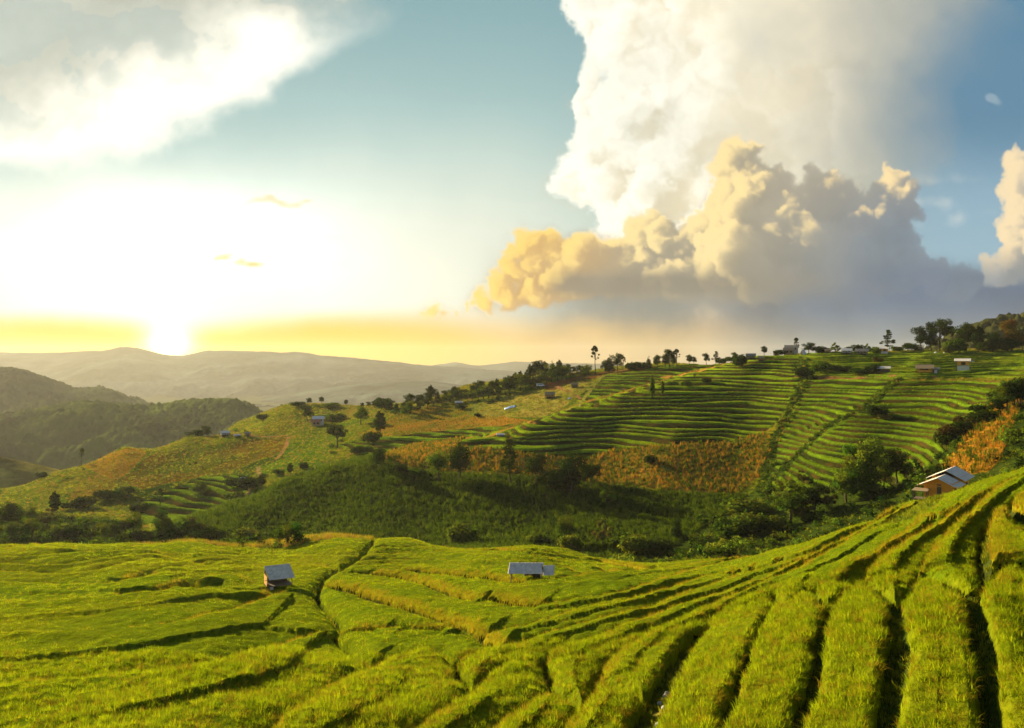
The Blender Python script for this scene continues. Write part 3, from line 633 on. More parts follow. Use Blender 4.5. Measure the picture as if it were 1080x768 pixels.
ground = mesh_grid('ground', XX, YY, ZG, None, LC, M_LAND)
ricec = mixc(c3(.105, .155, .004), c3(.18, .19, .005), .45+.45*n1[:NF]+.25*n2_[:NF]+.2*n3_[:NF])
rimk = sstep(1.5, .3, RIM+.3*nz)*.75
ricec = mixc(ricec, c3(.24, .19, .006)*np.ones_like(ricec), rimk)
M_RICE = land_mat('rice_canopy', 2.2, .45, .15)
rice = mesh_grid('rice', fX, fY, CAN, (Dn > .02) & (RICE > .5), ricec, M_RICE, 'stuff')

# ---------------------------------------------------------------- far country
M_FAR = None
def far_mat():
    m, t = new_mat('far_forest'); N = t.nodes.new; L = t.links.new
    a = N('ShaderNodeAttribute'); a.attribute_name = 'cover'; tc = N('ShaderNodeTexCoord')
    n = N('ShaderNodeTexNoise'); n.inputs['Scale'].default_value = .05; n.inputs['Detail'].default_value = 7; n.inputs['Roughness'].default_value = .75; L(tc.outputs['Object'], n.inputs['Vector'])
    vm = N('ShaderNodeVectorMath'); vm.operation = 'SCALE'; L(a.outputs['Color'], vm.inputs[0]); L(mth('ADD', mth('MULTIPLY', n.outputs[0], 1.2, t), .4, t), vm.inputs['Scale'])
    b = N('ShaderNodeBump'); b.inputs['Strength'].default_value = .9; b.inputs['Distance'].default_value = 10; L(n.outputs[0], b.inputs['Height'])
    d = N('ShaderNodeBsdfDiffuse'); L(vm.outputs[0], d.inputs[0]); L(b.outputs[0], d.inputs['Normal']); out(t, d.outputs[0]); return m
M_FAR = far_mat()
def far_hill(name, ridge, Y, depth, z0, col, rough, seed, nr=60, du=2.5, tree=0):
    r = np.array(ridge, float); u = np.arange(r[0, 0], r[-1, 0]+.1, du); top = np.interp(u, r[:, 0], r[:, 1])
    k = np.ones(7)/7; top = np.convolve(np.pad(top, 3, 'edge'), k, 'valid')
    top = top+rough*.010*wf(u, u*0+seed, 26, seed, 4, .6)
    s = np.linspace(-1, .6, nr)[:, None]; y = Y+s*depth+0*u[None]; x = (u[None]-CX)/F*y
    zt = (CY-top)/F*Y
    prof = np.where(s < 0, 1-np.abs(s)**1.25, 1-(s/.6)**2*.9)
    z = z0+(zt[None]-z0)*prof
    z = z+wf(x, y, depth*.35, seed, 5, .55)*rough*np.clip(1-prof, .015, 1)+wf(x, y, depth*.1, seed+9, 4, .6)*rough*.3*np.clip(1.02-prof, .03, 1)
    if tree: z = z+tree*(np.abs(lat2(x, y, tree*1.6, seed+3))+.6*np.abs(lat2(x, y, tree*.8, seed+4)))
    c = np.ones(x.shape+(3,), np.float32)*np.array(col, np.float32)*np.clip(1+.7*wf(x, y, depth*.22, seed+20, 5, .6), .3, 2.2)[..., None]
    return mesh_grid(name, x, y, z, None, c, M_FAR)
FAR = dict(
 e1=far_hill('hill', [(-420, 470), (-200, 452), (-60, 446), (0, 441), (60, 430), (90, 426), (150, 431), (175, 430), (200, 425), (240, 424), (262, 430), (285, 444), (330, 470), (420, 520)], 1300, 420, -150, (.05, .068, .010), 40, 11, 150, 1.0, 7),
 e2=far_hill('hill', [(-420, 440), (-200, 410), (-60, 398), (0, 390), (20, 391), (50, 400), (80, 412), (120, 415), (150, 428), (190, 440), (260, 470)], 1900, 420, -150, (.052, .066, .016), 50, 12, 120, 1.2, 8),
 e3=far_hill('hill', [(-200, 470), (-60, 478), (0, 482), (30, 488), (62, 496), (90, 506), (140, 530)], 640, 90, -115, (.16, .14, .02), 6, 13, 90, 1.0, 0),
 e4=far_hill('hill', [(940, 400), (975, 374), (1000, 357), (1030, 346), (1050, 340), (1075, 337), (1100, 334), (1180, 320), (1300, 315), (1600, 330)], 800, 180, -5, (.045, .05, .012), 14, 14, 120, 1.0, 6),
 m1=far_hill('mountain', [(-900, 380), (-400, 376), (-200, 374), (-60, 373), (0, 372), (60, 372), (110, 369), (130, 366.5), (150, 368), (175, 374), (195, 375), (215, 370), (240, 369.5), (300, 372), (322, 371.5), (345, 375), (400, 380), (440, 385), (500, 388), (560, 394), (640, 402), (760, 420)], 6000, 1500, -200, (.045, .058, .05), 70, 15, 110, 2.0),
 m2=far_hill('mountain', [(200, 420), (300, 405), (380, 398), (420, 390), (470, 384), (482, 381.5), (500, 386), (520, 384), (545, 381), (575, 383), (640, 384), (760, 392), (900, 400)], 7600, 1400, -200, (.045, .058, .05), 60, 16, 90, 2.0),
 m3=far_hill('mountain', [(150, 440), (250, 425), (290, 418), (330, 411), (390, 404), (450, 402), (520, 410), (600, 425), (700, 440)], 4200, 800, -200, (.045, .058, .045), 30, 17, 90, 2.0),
)
x, y = np.meshgrid(np.linspace(-9000, 9000, 60), np.linspace(650, 8600, 60)); xx = x
plain = mesh_grid('valley_floor', xx, y, -185+wf(x, y, 900, 19, 4)*8, None, np.ones(x.shape+(3,), np.float32)*c3(.07, .075, .03), M_FAR)
# haze: one even block of air round everything
def haze_box():
    bm = bmesh.new(); x0, x1, y0, y1, z0, z1 = -9300, 9300, -60, 9150, -260, 200
    vs = [bm.verts.new(p) for p in ((x0, y0, z0), (x1, y0, z0), (x1, y1, z0), (x0, y1, z0), (x0, y0, z1), (x1, y0, z1), (x1, y1, z1), (x0, y1, z1))]
    for f in ((0, 3, 2, 1), (4, 5, 6, 7), (0, 1, 5, 4), (1, 2, 6, 5), (2, 3, 7, 6), (3, 0, 4, 7)): bm.faces.new([vs[i] for i in f])
    me = bpy.data.meshes.new('haze'); bm.to_mesh(me); o = bpy.data.objects.new('haze', me); COL.objects.link(o); o['kind'] = 'stuff'
    m, t = new_mat('haze'); v = t.nodes.new('ShaderNodeVolumePrincipled'); v.inputs['Color'].default_value = (.88, .88, .80, 1); v.inputs['Density'].default_value = HAZE_DENSITY; v.inputs['Anisotropy'].default_value = HAZE_G
    oo = t.nodes.new('ShaderNodeOutputMaterial'); t.links.new(v.outputs[0], oo.inputs['Volume']); me.materials.append(m); return o
haze = haze_box()
# ---------------------------------------------------------------- scattered plants nobody could count: rice, maize, grass, scrub
def blades(seed, n, h, spread, wid, bend, segs=3, tip=None):
    """one clump of bending blades as triangles/quads -> verts, quad faces"""
    r = np.random.default_rng(seed); co = []; fs = []
    for k in range(n):
        a = r.uniform(0, 6.283); d = spread*math.sqrt(r.random()); bx, by = d*math.cos(a), d*math.sin(a)
        a2 = a+r.normal()*.7; hh = h*r.uniform(.65, 1.15); bd = bend*r.uniform(.3, 1.4); w = wid*r.uniform(.7, 1.3)
        tx, ty = -math.sin(a2+r.normal()*.6), math.cos(a2+r.normal()*.6)
        base = len(co)
        for s in range(segs+1):
            t = s/segs; zz_ = hh*(t-.35*bd*t*t*t); rr = bd*hh*t*t*.55
            ww = w*(1-t**1.6)*.5+.002
            cx_, cy_ = bx+rr*math.cos(a2), by+rr*math.sin(a2)
            co += [(cx_-tx*ww, cy_-ty*ww, zz_), (cx_+tx*ww, cy_+ty*ww, zz_)]
        for s in range(segs): b = base+2*s; fs.append((b, b+1, b+3, b+2))
    return np.array(co), np.array(fs)
def proto(name, co, f, mat, col=None):
    return mesh_np(name, co, f, col, mat, None, smooth=False, link=False)
SRC = bpy.data.collections.new('plant_kinds')
def scatter(name, pts, scl, protos, seed, label_kind='stuff', tilt=.12):
    r = np.random.default_rng(seed); n = len(pts)
    me = bpy.data.meshes.new(name); me.vertices.add(n); me.vertices.foreach_set('co', np.ascontiguousarray(pts, np.float32).ravel())
    rot = np.stack([r.normal(size=n)*tilt, r.normal(size=n)*tilt, r.uniform(0, 6.283, n)], -1).astype(np.float32)
    a = me.attributes.new('rot', 'FLOAT_VECTOR', 'POINT'); a.data.foreach_set('vector', rot.ravel())
    a = me.attributes.new('scl', 'FLOAT', 'POINT'); a.data.foreach_set('value', np.asarray(scl, np.float32))
    a = me.attributes.new('pick', 'INT', 'POINT'); a.data.foreach_set('value', r.integers(0, len(protos), n).astype(np.int32))
    o = bpy.data.objects.new(name, me); COL.objects.link(o); o['kind'] = label_kind
    g = bpy.data.node_groups.new(name+'_nodes', 'GeometryNodeTree')
    g.interface.new_socket('Geometry', in_out='INPUT', socket_type='NodeSocketGeometry'); g.interface.new_socket('Geometry', in_out='OUTPUT', socket_type='NodeSocketGeometry')
    gi = g.nodes.new('NodeGroupInput'); go = g.nodes.new('NodeGroupOutput'); jn = g.nodes.new('GeometryNodeJoinGeometry')
    def na(nm, ty):
        q = g.nodes.new('GeometryNodeInputNamedAttribute'); q.data_type = ty; q.inputs['Name'].default_value = nm; return q.outputs[0]
    m2p = g.nodes.new('GeometryNodeMeshToPoints'); g.links.new(gi.outputs[0], m2p.inputs['Mesh'])
    for k, p in enumerate(protos):
        ip = g.nodes.new('GeometryNodeInstanceOnPoints'); ob = g.nodes.new('GeometryNodeObjectInfo'); ob.inputs['Object'].default_value = p; ob.inputs['As Instance'].default_value = True
        cm = g.nodes.new('FunctionNodeCompare'); cm.data_type = 'INT'; cm.operation = 'EQUAL'
        ii = [s for s in cm.inputs if s.enabled and s.type == 'INT']; g.links.new(na('pick', 'INT'), ii[0]); ii[1].default_value = k
        g.links.new(m2p.outputs[0], ip.inputs['Points']); g.links.new(cm.outputs[0], ip.inputs['Selection']); g.links.new(ob.outputs['Geometry'], ip.inputs['Instance'])
        g.links.new(na('rot', 'FLOAT_VECTOR'), ip.inputs['Rotation']); g.links.new(na('scl', 'FLOAT'), ip.inputs['Scale']); g.links.new(ip.outputs[0], jn.inputs[0])
    g.links.new(jn.outputs[0], go.inputs[0])
    md = o.modifiers.new('plants', 'NODES'); md.node_group = g
    return o
AREA = np.gradient(XX, axis=1)*np.gradient(YY, axis=0)
INV = (UU > -130) & (UU < 1290) & VIS
def sample(dens, seed, zarr=None, sl=slice(None), maxn=400000):
    r = np.random.default_rng(seed); d = (np.asarray(dens)*AREA[sl]*INV[sl]).ravel(); d = np.clip(d, 0, None)
    n = int(min(maxn, d.sum())); c = np.cumsum(d); idx = np.searchsorted(c, r.random(n)*c[-1])
    j, i = np.unravel_index(idx, AREA[sl].shape)
    j = np.clip(j, 0, AREA[sl].shape[0]-2); i = np.clip(i, 0, AREA.shape[1]-2); fa = r.random(n); fb = r.random(n)
    def bl(A): return (A[j, i]*(1-fa)+A[j, i+1]*fa)*(1-fb)+(A[j+1, i]*(1-fa)+A[j+1, i+1]*fa)*fb
    z = ZG[sl] if zarr is None else zarr
    return np.stack([bl(XX[sl]), bl(YY[sl]), bl(z)], -1), (j, i)
M_BL = leaf_mat('rice_leaf', (.125, .178, .003), (.32, .40, .005), .5, .36)
M_EAR = leaf_mat('rice_ear', (.30, .22, .012), (.42, .32, .012), .4, .25)
M_GR = leaf_mat('grass_blade', (.10, .125, .006), (.24, .26, .010), .5, .35)
M_GRD = leaf_mat('scrub_leaf', (.045, .065, .010), (.10, .15, .012), .4, .45)
M_CORN = leaf_mat('maize_green', (.036, .058, .004), (.09, .14, .006), .4, .4)
M_CDRY = leaf_mat('maize_dry', (.34, .185, .018), (.42, .22, .014), .35, .4)
M_STR = leaf_mat('straw', (.26, .17, .03), (.32, .2, .03), .35, .35)
RP = []
for s in range(5):
    co, f = blades(100+s, 34, (.42, .48, .54, .46, .5)[s], .17, .015, (.5, .75, 1.05, .9, .65)[s]); RP.append(proto('rice_clump', co, f, M_BL))
for s in range(2):
    co, f = blades(120+s, 22, .55, .16, .014, 1.2); RP.append(proto('rice_clump', co, f, M_EAR))
RPF = []
for s in range(4):
    co, f = blades(140+s, 24, .46, .30, .026, .7, 2); RPF.append(proto('rice_clump', co, f, M_BL))
co, f = blades(160, 18, .48, .28, .024, 1., 2); RPF.append(proto('rice_clump', co, f, M_EAR))
fs = slice(0, NF); rm = (RICE > .5)*sstep(.08, .3, Dn)
near = rm*(fY < 62); farm = rm*(fY >= 62)
p, ji = sample(near*np.clip(30*(34/fY)**1.1, 7, 34), 1, CAN-.24, fs, 240000); scatter('rice', p, np.random.default_rng(3).uniform(.52, 1.15, len(p))*(1+.006*(p[:, 1]-30))*(1+.22*wf(p[:, 0], p[:, 1], 7, 77, 3)), RP, 11)
p, ji = sample(farm*np.clip(8*(62/fY)**.9, 2.6, 8), 2, CAN-.22, fs, 250000); scatter('rice', p, np.random.default_rng(4).uniform(.55, 1.05, len(p))*(1+.2*wf(p[:, 0], p[:, 1], 12, 78, 3))*(.82+.0035*(p[:, 1]-60)), RPF, 12)
rimd = (RICE > .5)*sstep(0, .1, Dn)*sstep(1.3, .5, RIM)*sstep(.05, .15, RIM)
RE = [proto('rice_clump', *blades(170+q, 18, .5, .2, .02, 1.0, 2), M_EAR) for q in range(3)]
p, ji = sample(rimd*np.clip(9*(45/fY), 2.5, 12), 3, CAN-.2, fs, 60000); scatter('rice', p, np.random.default_rng(5).uniform(.7, 1.2, len(p))*(1+.004*(p[:, 1]-40)), RE, 16)
# balks and the weedy gully: short grass
GP = []
for s in range(3):
    co, f = blades(200+s, 16, .34, .16, .022, .8, 2); GP.append(proto('grass_tuft', co, f, M_GR))
co, f = blades(210, 14, .3, .16, .022, .8, 2); GP.append(proto('grass_tuft', co, f, M_GRD))
gm = sstep(.06, -.2, Dn)*(HALF > .25)*(RICE > .5)
p, ji = sample(gm*np.clip(14*(34/fY), 3, 20), 5, None, fs, 40000); scatter('grass', p, np.random.default_rng(6).uniform(.5, 1.3, len(p)), GP, 13)
# field edge of seeding yellow grass behind the left paddies
GY = []
for s, m in ((0, M_STR), (1, M_GR), (2, M_EAR)):
    co, f = blades(220+s, 22, 1.1, .4, .05, .6, 2); GY.append(proto('tall_grass', co, f, m))
eg = edge_gold[:NF]
p, ji = sample(eg*1.6, 7, None, fs, 15000); scatter('tall_grass', p, np.random.default_rng(8).uniform(.6, 1.2, len(p)), GY, 14)
pg = ((1-RICE)*(1-eg))*(fY > 60)*(fY < 189)*(1-np.clip(Z_['scrub']*.8+Z_['corn_right'], 0, 1)[:NF])
p, ji = sample(pg*1.6, 9, None, fs, 26000); scatter('grass', p, np.random.default_rng(10).uniform(1., 2.2, len(p)), GP, 15)
# hills
CP = []; CD = []
for s in range(3):
    co, f = blades(240+s, 12, 1.9, .3, .16, .75, 2); CP.append(proto('maize_plant', co, f, M_CORN)); 
    co, f = blades(250+s, 11, 1.8, .3, .15, .6, 2); CD.append(proto('maize_plant', co, f, M_CDRY))
zc = Z_['corn_green']*1.
p, ji = sample(zc*1.5, 21, None, maxn=60000); scatter('maize', p-[0, 0, .1], np.random.default_rng(22).uniform(.5, 1.15, len(p)), CP, 23)
zd = np.clip(Z_['corn_dry']*1.+Z_['corn_right'], 0, 1)*(TMASK < 1)
p, ji = sample(zd*1.15, 24, None, maxn=50000); scatter('dry_maize', p-[0, 0, .1], np.random.default_rng(25).uniform(.5, 1.1, len(p)), CD[:2]+CP[:2]+[GY[0], GY[1]], 26)
zm = np.clip(Z_['corn_mid']*1.+.6*Z_['dry_left']+.4*Z_['dry_left2']+.25*Z_['brown_left'], 0, 1)*(TMASK < 1)
p, ji = sample(zm*.8, 27, None, maxn=40000); scatter('dry_maize', p-[0, 0, .1], np.random.default_rng(28).uniform(.3, .6, len(p)), [CD[0], GY[0], GY[1], GY[2], CP[0]], 29)
TP = []
for s in range(3):
    co, f = blades(260+s, 14, .7, .5, .09, .6, 2); TP.append(proto('rice_clump', co, f, M_BL if s else M_GR))
zt_ = TMASK*(FR > .15)*(FR < .7)*(YY > 185)
p, ji = sample(zt_*.9, 30, None, maxn=90000); scatter('terrace_rice', p-[0, 0, .35], np.random.default_rng(31).uniform(.6, 1.1, len(p)), TP, 32)
GM = []
for s, m in ((0, M_GR), (1, M_GR), (2, M_STR), (3, M_GRD)):
    co, f = blades(270+s, 16, .9, .6, .10, .8, 2); GM.append(proto('grass_tuft', co, f, m))
zg = (YY > 190)*(TMASK < 1)*(1-np.clip(zc+zd+zm+Z_['scrub']+Z_['red_soil'], 0, 1))
p, ji = sample(zg*.38*sstep(760, 500, YY), 33, None, maxn=70000); scatter('grass', p, np.random.default_rng(34).uniform(.4, 1.2, len(p)), GM, 35)
# low scrub: leafy lumps
def leaf_lump(seed, n, blobs, leaf, up=.5):
    """n leaf faces spread through blobs (x,y,z,rx,ry,rz); returns verts, quads, per-vertex tint"""
    r = np.random.default_rng(seed); B = np.array(blobs, float); vol = (B[:, 3]*B[:, 4]*B[:, 5])**.8; k = r.choice(len(B), n, p=vol/vol.sum())
    d = r.normal(size=(n, 3)); d /= np.linalg.norm(d, axis=1)[:, None]
    rad = r.random(n)**.28*(1+.10*r.normal(size=n)); c = B[k, :3]+d*B[k, 3:6]*rad[:, None]
    nrm = d*.8+r.normal(size=(n, 3))*.6+[0, 0, up]; nrm /= np.linalg.norm(nrm, axis=1)[:, None]
    t = np.cross(nrm, r.normal(size=(n, 3))); t /= np.linalg.norm(t, axis=1)[:, None]+1e-6; b = np.cross(nrm, t)
    s = leaf*r.uniform(.55, 1.35, n)[:, None]
    q = np.stack([c-t*s, c-b*s*.55, c+t*s, c+b*s*.55], 1)
    tv = np.clip(1+.22*r.normal(size=len(B))[k]+.15*r.normal(size=n), .45, 1.7); th = np.clip(.5+.25*r.normal(size=len(B))[k], 0, 1)
    col = np.zeros((n, 4, 3), np.float32); col[..., 0] = tv[:, None]; col[..., 1] = th[:, None]
    return q.reshape(-1, 3), np.arange(n*4).reshape(n, 4), col.reshape(-1, 3)
M_LEAF = {}
for nm, c, tr in (('leaf_green', (.047, .08, .006), (.11, .18, .008)), ('leaf_dark', (.017, .030, .004), (.036, .062, .005)), ('leaf_light', (.095, .135, .010), (.20, .27, .014)), ('leaf_yellow', (.14, .14, .02), (.24, .22, .025)),
                  ('leaf_brown', (.065, .060, .010), (.11, .10, .012)), ('leaf_rust', (.10, .068, .008), (.14, .09, .010))):
    M_LEAF[nm] = leaf_mat(nm, c, tr, .28, .22, attr='cover')
SB_ = []
for s in range(4):
    r = np.random.default_rng(300+s); bl = [(r.normal()*.5, r.normal()*.5, .45+.2*r.random(), .5+.3*r.random(), .5+.3*r.random(), .4+.25*r.random()) for _ in range(4)]
    co, f, c = leaf_lump(310+s, 170, bl, .16); SB_.append(proto('scrub_lump', co, f, M_LEAF[('leaf_green', 'leaf_dark', 'leaf_light', 'leaf_green')[s]], c))
sc_d = Z_['scrub']*(.10+.16*sstep(-.1, .6, n1))*(TMASK < 1)*(1-np.clip(zc+zd, 0, 1))
p, ji = sample(sc_d*.75, 36, None, maxn=9000); scatter('undergrowth', p-[0, 0, .2], np.random.default_rng(37).gamma(3., .36, len(p)).clip(.4, 2.6), SB_, 38)
gul = GULLY*.3
p, ji = sample(gul, 39, None, maxn=4000); scatter('undergrowth', p-[0, 0, .2], np.random.default_rng(40).uniform(.5, 1.3, len(p)), SB_, 41)
p, ji = sample(zg*(UU < 480)*.012*sstep(0, .6, n1), 42, None, maxn=2500); scatter('undergrowth', p-[0, 0, .2], np.random.default_rng(43).gamma(3., .32, len(p)).clip(.4, 2.4), SB_, 44)
# ---------------------------------------------------------------- things: helpers
def tag(o, label, cat, group=None):
    o['label'] = label; o['category'] = cat
    if group: o['group'] = group
    return o
def empty(name, loc, rz=0, s=(1, 1, 1)):
    o = bpy.data.objects.new(name, None); COL.objects.link(o); o.location = loc; o.rotation_euler = (0, 0, rz); o.scale = s; o.empty_display_size = .5; return o
def part(name, me, parent, loc=(0, 0, 0), rz=0):
    o = bpy.data.objects.new(name, me); COL.objects.link(o); o.parent = parent; o.location = loc; o.rotation_euler = (0, 0, rz); return o
def tube_mesh(name, runs, mat, sides=7):
    """runs: list of [(x,y,z,r),...] tapered limbs in one mesh"""
    co = []; fs = []
    for run in runs:
        pts = [np.array(p, float) for p in run]; rings = []
        for i, p in enumerate(pts):
            d = (pts[min(i+1, len(pts)-1)]-pts[max(i-1, 0)])[:3]; d /= np.linalg.norm(d)+1e-9
            a = np.cross(d, [.3, .9, .1]); a /= np.linalg.norm(a)+1e-9; b = np.cross(d, a); rings.append(len(co))
            for k in range(sides):
                t = 6.283*k/sides; co.append(p[:3]+(a*math.cos(t)+b*math.sin(t))*p[3]*(1+.12*math.sin(3*t+i)))
        for i in range(len(rings)-1):
            for k in range(sides): fs.append((rings[i]+k, rings[i]+(k+1) % sides, rings[i+1]+(k+1) % sides, rings[i+1]+k))
    return mesh_np(name, np.array(co), np.array(fs), None, mat, None, link=False).data
def bark():
    m, t = new_mat('bark'); N = t.nodes.new; L = t.links.new; n = N('ShaderNodeTexNoise'); n.inputs['Scale'].default_value = 9; n.inputs['Detail'].default_value = 5
    tc = N('ShaderNodeTexCoord'); mp = N('ShaderNodeMapping'); mp.inputs['Scale'].default_value = (3, 3, .5); L(tc.outputs['Object'], mp.inputs[0]); L(mp.outputs[0], n.inputs['Vector'])
    cr = N('ShaderNodeValToRGB'); cr.color_ramp.elements[0].color = (.025, .018, .010, 1); cr.color_ramp.elements[1].color = (.13, .10, .065, 1); L(n.outputs[0], cr.inputs[0])
    d = N('ShaderNodeBsdfDiffuse'); L(cr.outputs[0], d.inputs[0]); bp = N('ShaderNodeBump'); bp.inputs['Strength'].default_value = .6; bp.inputs['Distance'].default_value = .05; L(n.outputs[0], bp.inputs['Height']); L(bp.outputs[0], d.inputs['Normal']); out(t, d.outputs[0]); return m
M_BARK = bark()
# ---- tree kinds, all 1 m tall x real leaf size for a tree of H metres
def tree_kind(seed, kind, H, leaf, n, mat):
    r = np.random.default_rng(seed); B = []; runs = []
    def blob(x, y, z, a, b=None): B.append((x, y, z, a, a*r.uniform(.85, 1.1), b or a*r.uniform(.7, .95)))
    def limb(p0, p1, r0, r1, k=4):
        p0 = np.array(p0); p1 = np.array(p1); pts = []
        for i in range(k+1):
            t = i/k; p = p0+(p1-p0)*t+np.array([r.normal(), r.normal(), 0])*.012*H*math.sin(3.14*t); pts.append((*p, r0+(r1-r0)*t))
        runs.append(pts)
    def fork(base, tips, rr):
        for t in tips: limb(base, t, rr, rr*.3, 3)
    h0 = .28*H
    if kind == 'round':
        limb((0, 0, -.3), (0, 0, .55*H), .028*H, .014*H); tips = []
        for i in range(11):
            a = i*2.4+r.normal()*.3; d = (.10+.18*r.random())*H; z = (.38+.5*r.random())*H; tips.append((d*math.cos(a), d*math.sin(a), z)); blob(*tips[-1], (.12+.07*r.random())*H)
        blob(0, 0, .86*H, .13*H); blob(0, 0, .6*H, .2*H); fork((0, 0, .33*H), tips[:6], .012*H)
    elif kind == 'low':
        limb((0, 0, -.3), (.03*H, 0, .5*H), .035*H, .02*H); tips = []
        for i in range(16):
            a = i*2.4+r.normal()*.3; d = .40*H*math.sqrt(r.random()); z = (.34+.52*r.random()*(1-.5*d/H))*H; tips.append((d*math.cos(a), d*math.sin(a), z)); blob(*tips[-1], (.15+.06*r.random())*H)
        fork((0, 0, .2*H), tips[::2], .014*H)
    elif kind == 'slim':
        limb((0, 0, -.3), (.01*H, 0, .8*H), .022*H, .008*H); tips = []
        for i in range(12):
            z = (.30+.62*i/11)*H; a = i*2.4; w = .13*H*math.sin(3.14*min(1, (i+2.5)/13.5))**.6; tips.append((w*.8*math.cos(a), w*.8*math.sin(a), z)); blob(*tips[-1], w*.75+.02*H)
        fork((0, 0, .4*H), tips[2:9:2], .009*H)
    elif kind == 'conical':
        limb((0, 0, -.3), (0, 0, .93*H), .02*H, .004*H); tips = []
        for i in range(16):
            t = i/15; z = (.14+.82*t)*H; w = (.21*(1-t)**.8+.02)*H
            for q in range(3 if t < .7 else 1): a = i*1.3+q*2.1; blob(w*.6*math.cos(a), w*.6*math.sin(a), z, w*.55+.012*H, w*.4+.02*H)
    elif kind == 'tiered':     # uneven layers with gaps between
        limb((0, 0, -.3), (.02*H, 0, .94*H), .024*H, .006*H)
        for z, w in ((.28, .17), (.42, .25), (.50, .24), (.60, .12), (.70, .11), (.78, .13), (.88, .09), (.96, .05)):
            m_ = 5 if w > .2 else 3; tips = []
            for i in range(m_):
                a = r.uniform(0, 6.28); tips.append((w*H*math.cos(a), w*H*math.sin(a), z*H+r.normal()*.015*H)); blob(*tips[-1], .075*H, .045*H)
            blob(0, 0, z*H, w*.5*H, .05*H); fork((0, 0, z*H-.05*H), tips, .007*H)
    elif kind == 'airy':
        limb((0, 0, -.3), (.015*H, 0, .7*H), .018*H, .009*H); tips = []
        for (x, y, z, s) in ((.03, 0, .93, .075), (.09, .03, .86, .06), (-.05, .03, .82, .06), (.10, -.04, .74, .065), (-.13, .0, .68, .035), (.04, .05, .72, .06), (.12, .03, .62, .04), (-.09, -.05, .56, .03), (.0, -.05, .88, .06)):
            tips.append((x*H, y*H, z*H)); blob(*tips[-1], s*H)
        fork((0, 0, .5*H), tips, .007*H)
    elif kind == 'spread':     # broad double crown
        limb((0, 0, -.3), (.0, 0, .45*H), .03*H, .02*H); tips = []
        for i in range(15):
            a = i*2.4; d = .33*H*math.sqrt(r.random()); z = (.5+.42*r.random()*(1-d/H))*H; tips.append((d*math.cos(a), d*math.sin(a), z)); blob(*tips[-1], (.09+.06*r.random())*H)
        fork((0, 0, .35*H), tips[::2], .013*H)
    elif kind == 'poplar':
        limb((0, 0, -.3), (0, 0, .9*H), .018*H, .005*H)
        for i in range(12): t = i/11; blob(r.normal()*.02*H, r.normal()*.02*H, (.1+.86*t)*H, (.10*math.sin(3.14*(.16+.8*t))**.7+.015)*H, .09*H)
    elif kind == 'feather':
        limb((0, 0, -.3), (0, 0, .5*H), .022*H, .01*H); tips = []
        for i in range(18):
            a = i*2.4; d = .32*H*math.sqrt(r.random()); z = (.22+.7*r.random()*(1-.8*(d/H/.33)**2))*H; tips.append((d*math.cos(a), d*math.sin(a), z)); blob(*tips[-1], .085*H)
        fork((0, 0, .2*H), tips[::2], .009*H)
    co, f, c = leaf_lump(seed+1, n, B, leaf)
    cm = mesh_np('crown', co, f, c, mat, None, smooth=False, link=False).data
    tm = tube_mesh('trunk', runs, M_BARK)
    return dict(H=H, crown=cm, trunk=tm)
KIND = {}
for key, kind, H, leaf, n, mat in [('low', 'low', 5.5, .17, 4200, 'leaf_green'),
    ('round', 'round', 9, .24, 2600, 'leaf_green'), ('round2', 'round', 9, .24, 2600, 'leaf_dark'), ('roundl', 'round', 8, .22, 2600, 'leaf_light'), ('slim', 'slim', 9, .20, 2200, 'leaf_green'), ('slimd', 'slim', 9, .24, 2000, 'leaf_dark'),
    ('conical', 'conical', 10, .25, 2400, 'leaf_dark'), ('conical2', 'conical', 10, .25, 2400, 'leaf_green'), ('tiered', 'tiered', 13, .26, 2600, 'leaf_dark'), ('airy', 'airy', 12, .24, 1300, 'leaf_dark'), ('airy2', 'airy', 10, .22, 1100, 'leaf_green'),
    ('spread', 'spread', 11, .26, 3000, 'leaf_dark'), ('spreadl', 'spread', 10, .24, 3000, 'leaf_light'), ('poplar', 'poplar', 7, .2, 1600, 'leaf_green'), ('feather', 'feather', 6, .15, 3200, 'leaf_yellow'), ('rust', 'round', 11, .26, 2800, 'leaf_rust'), ('brown', 'feather', 7, .18, 2400, 'leaf_brown'), ('featherg', 'feather', 6, .16, 3000, 'leaf_light')]:
    KIND[key] = tree_kind(500+len(KIND)*7, kind, H, leaf, n, M_LEAF[mat])
BUSH = []
for s, (mat, flat) in enumerate((('leaf_green', .8), ('leaf_dark', .8), ('leaf_light', .75), ('leaf_yellow', .9), ('leaf_brown', .8))):
    r = np.random.default_rng(700+s); bl = [(0, 0, .5, .55, .55, .5*flat)]+[(.55*math.cos(i*2.2)*r.random()**.5, .55*math.sin(i*2.2)*r.random()**.5, .35+.45*r.random()*flat, .3, .3, .26) for i in range(9)]
    co, f, c = leaf_lump(710+s, 1300, bl, .075); co[:, 2] = np.maximum(co[:, 2], -.05)
    BUSH.append(mesh_np('bush', co, f, c, M_LEAF[mat], None, smooth=False, link=False).data)
BK = dict(bush=0, bushd=1, bushl=2, bushy=3, bushb=4)
rt = random.Random(5)
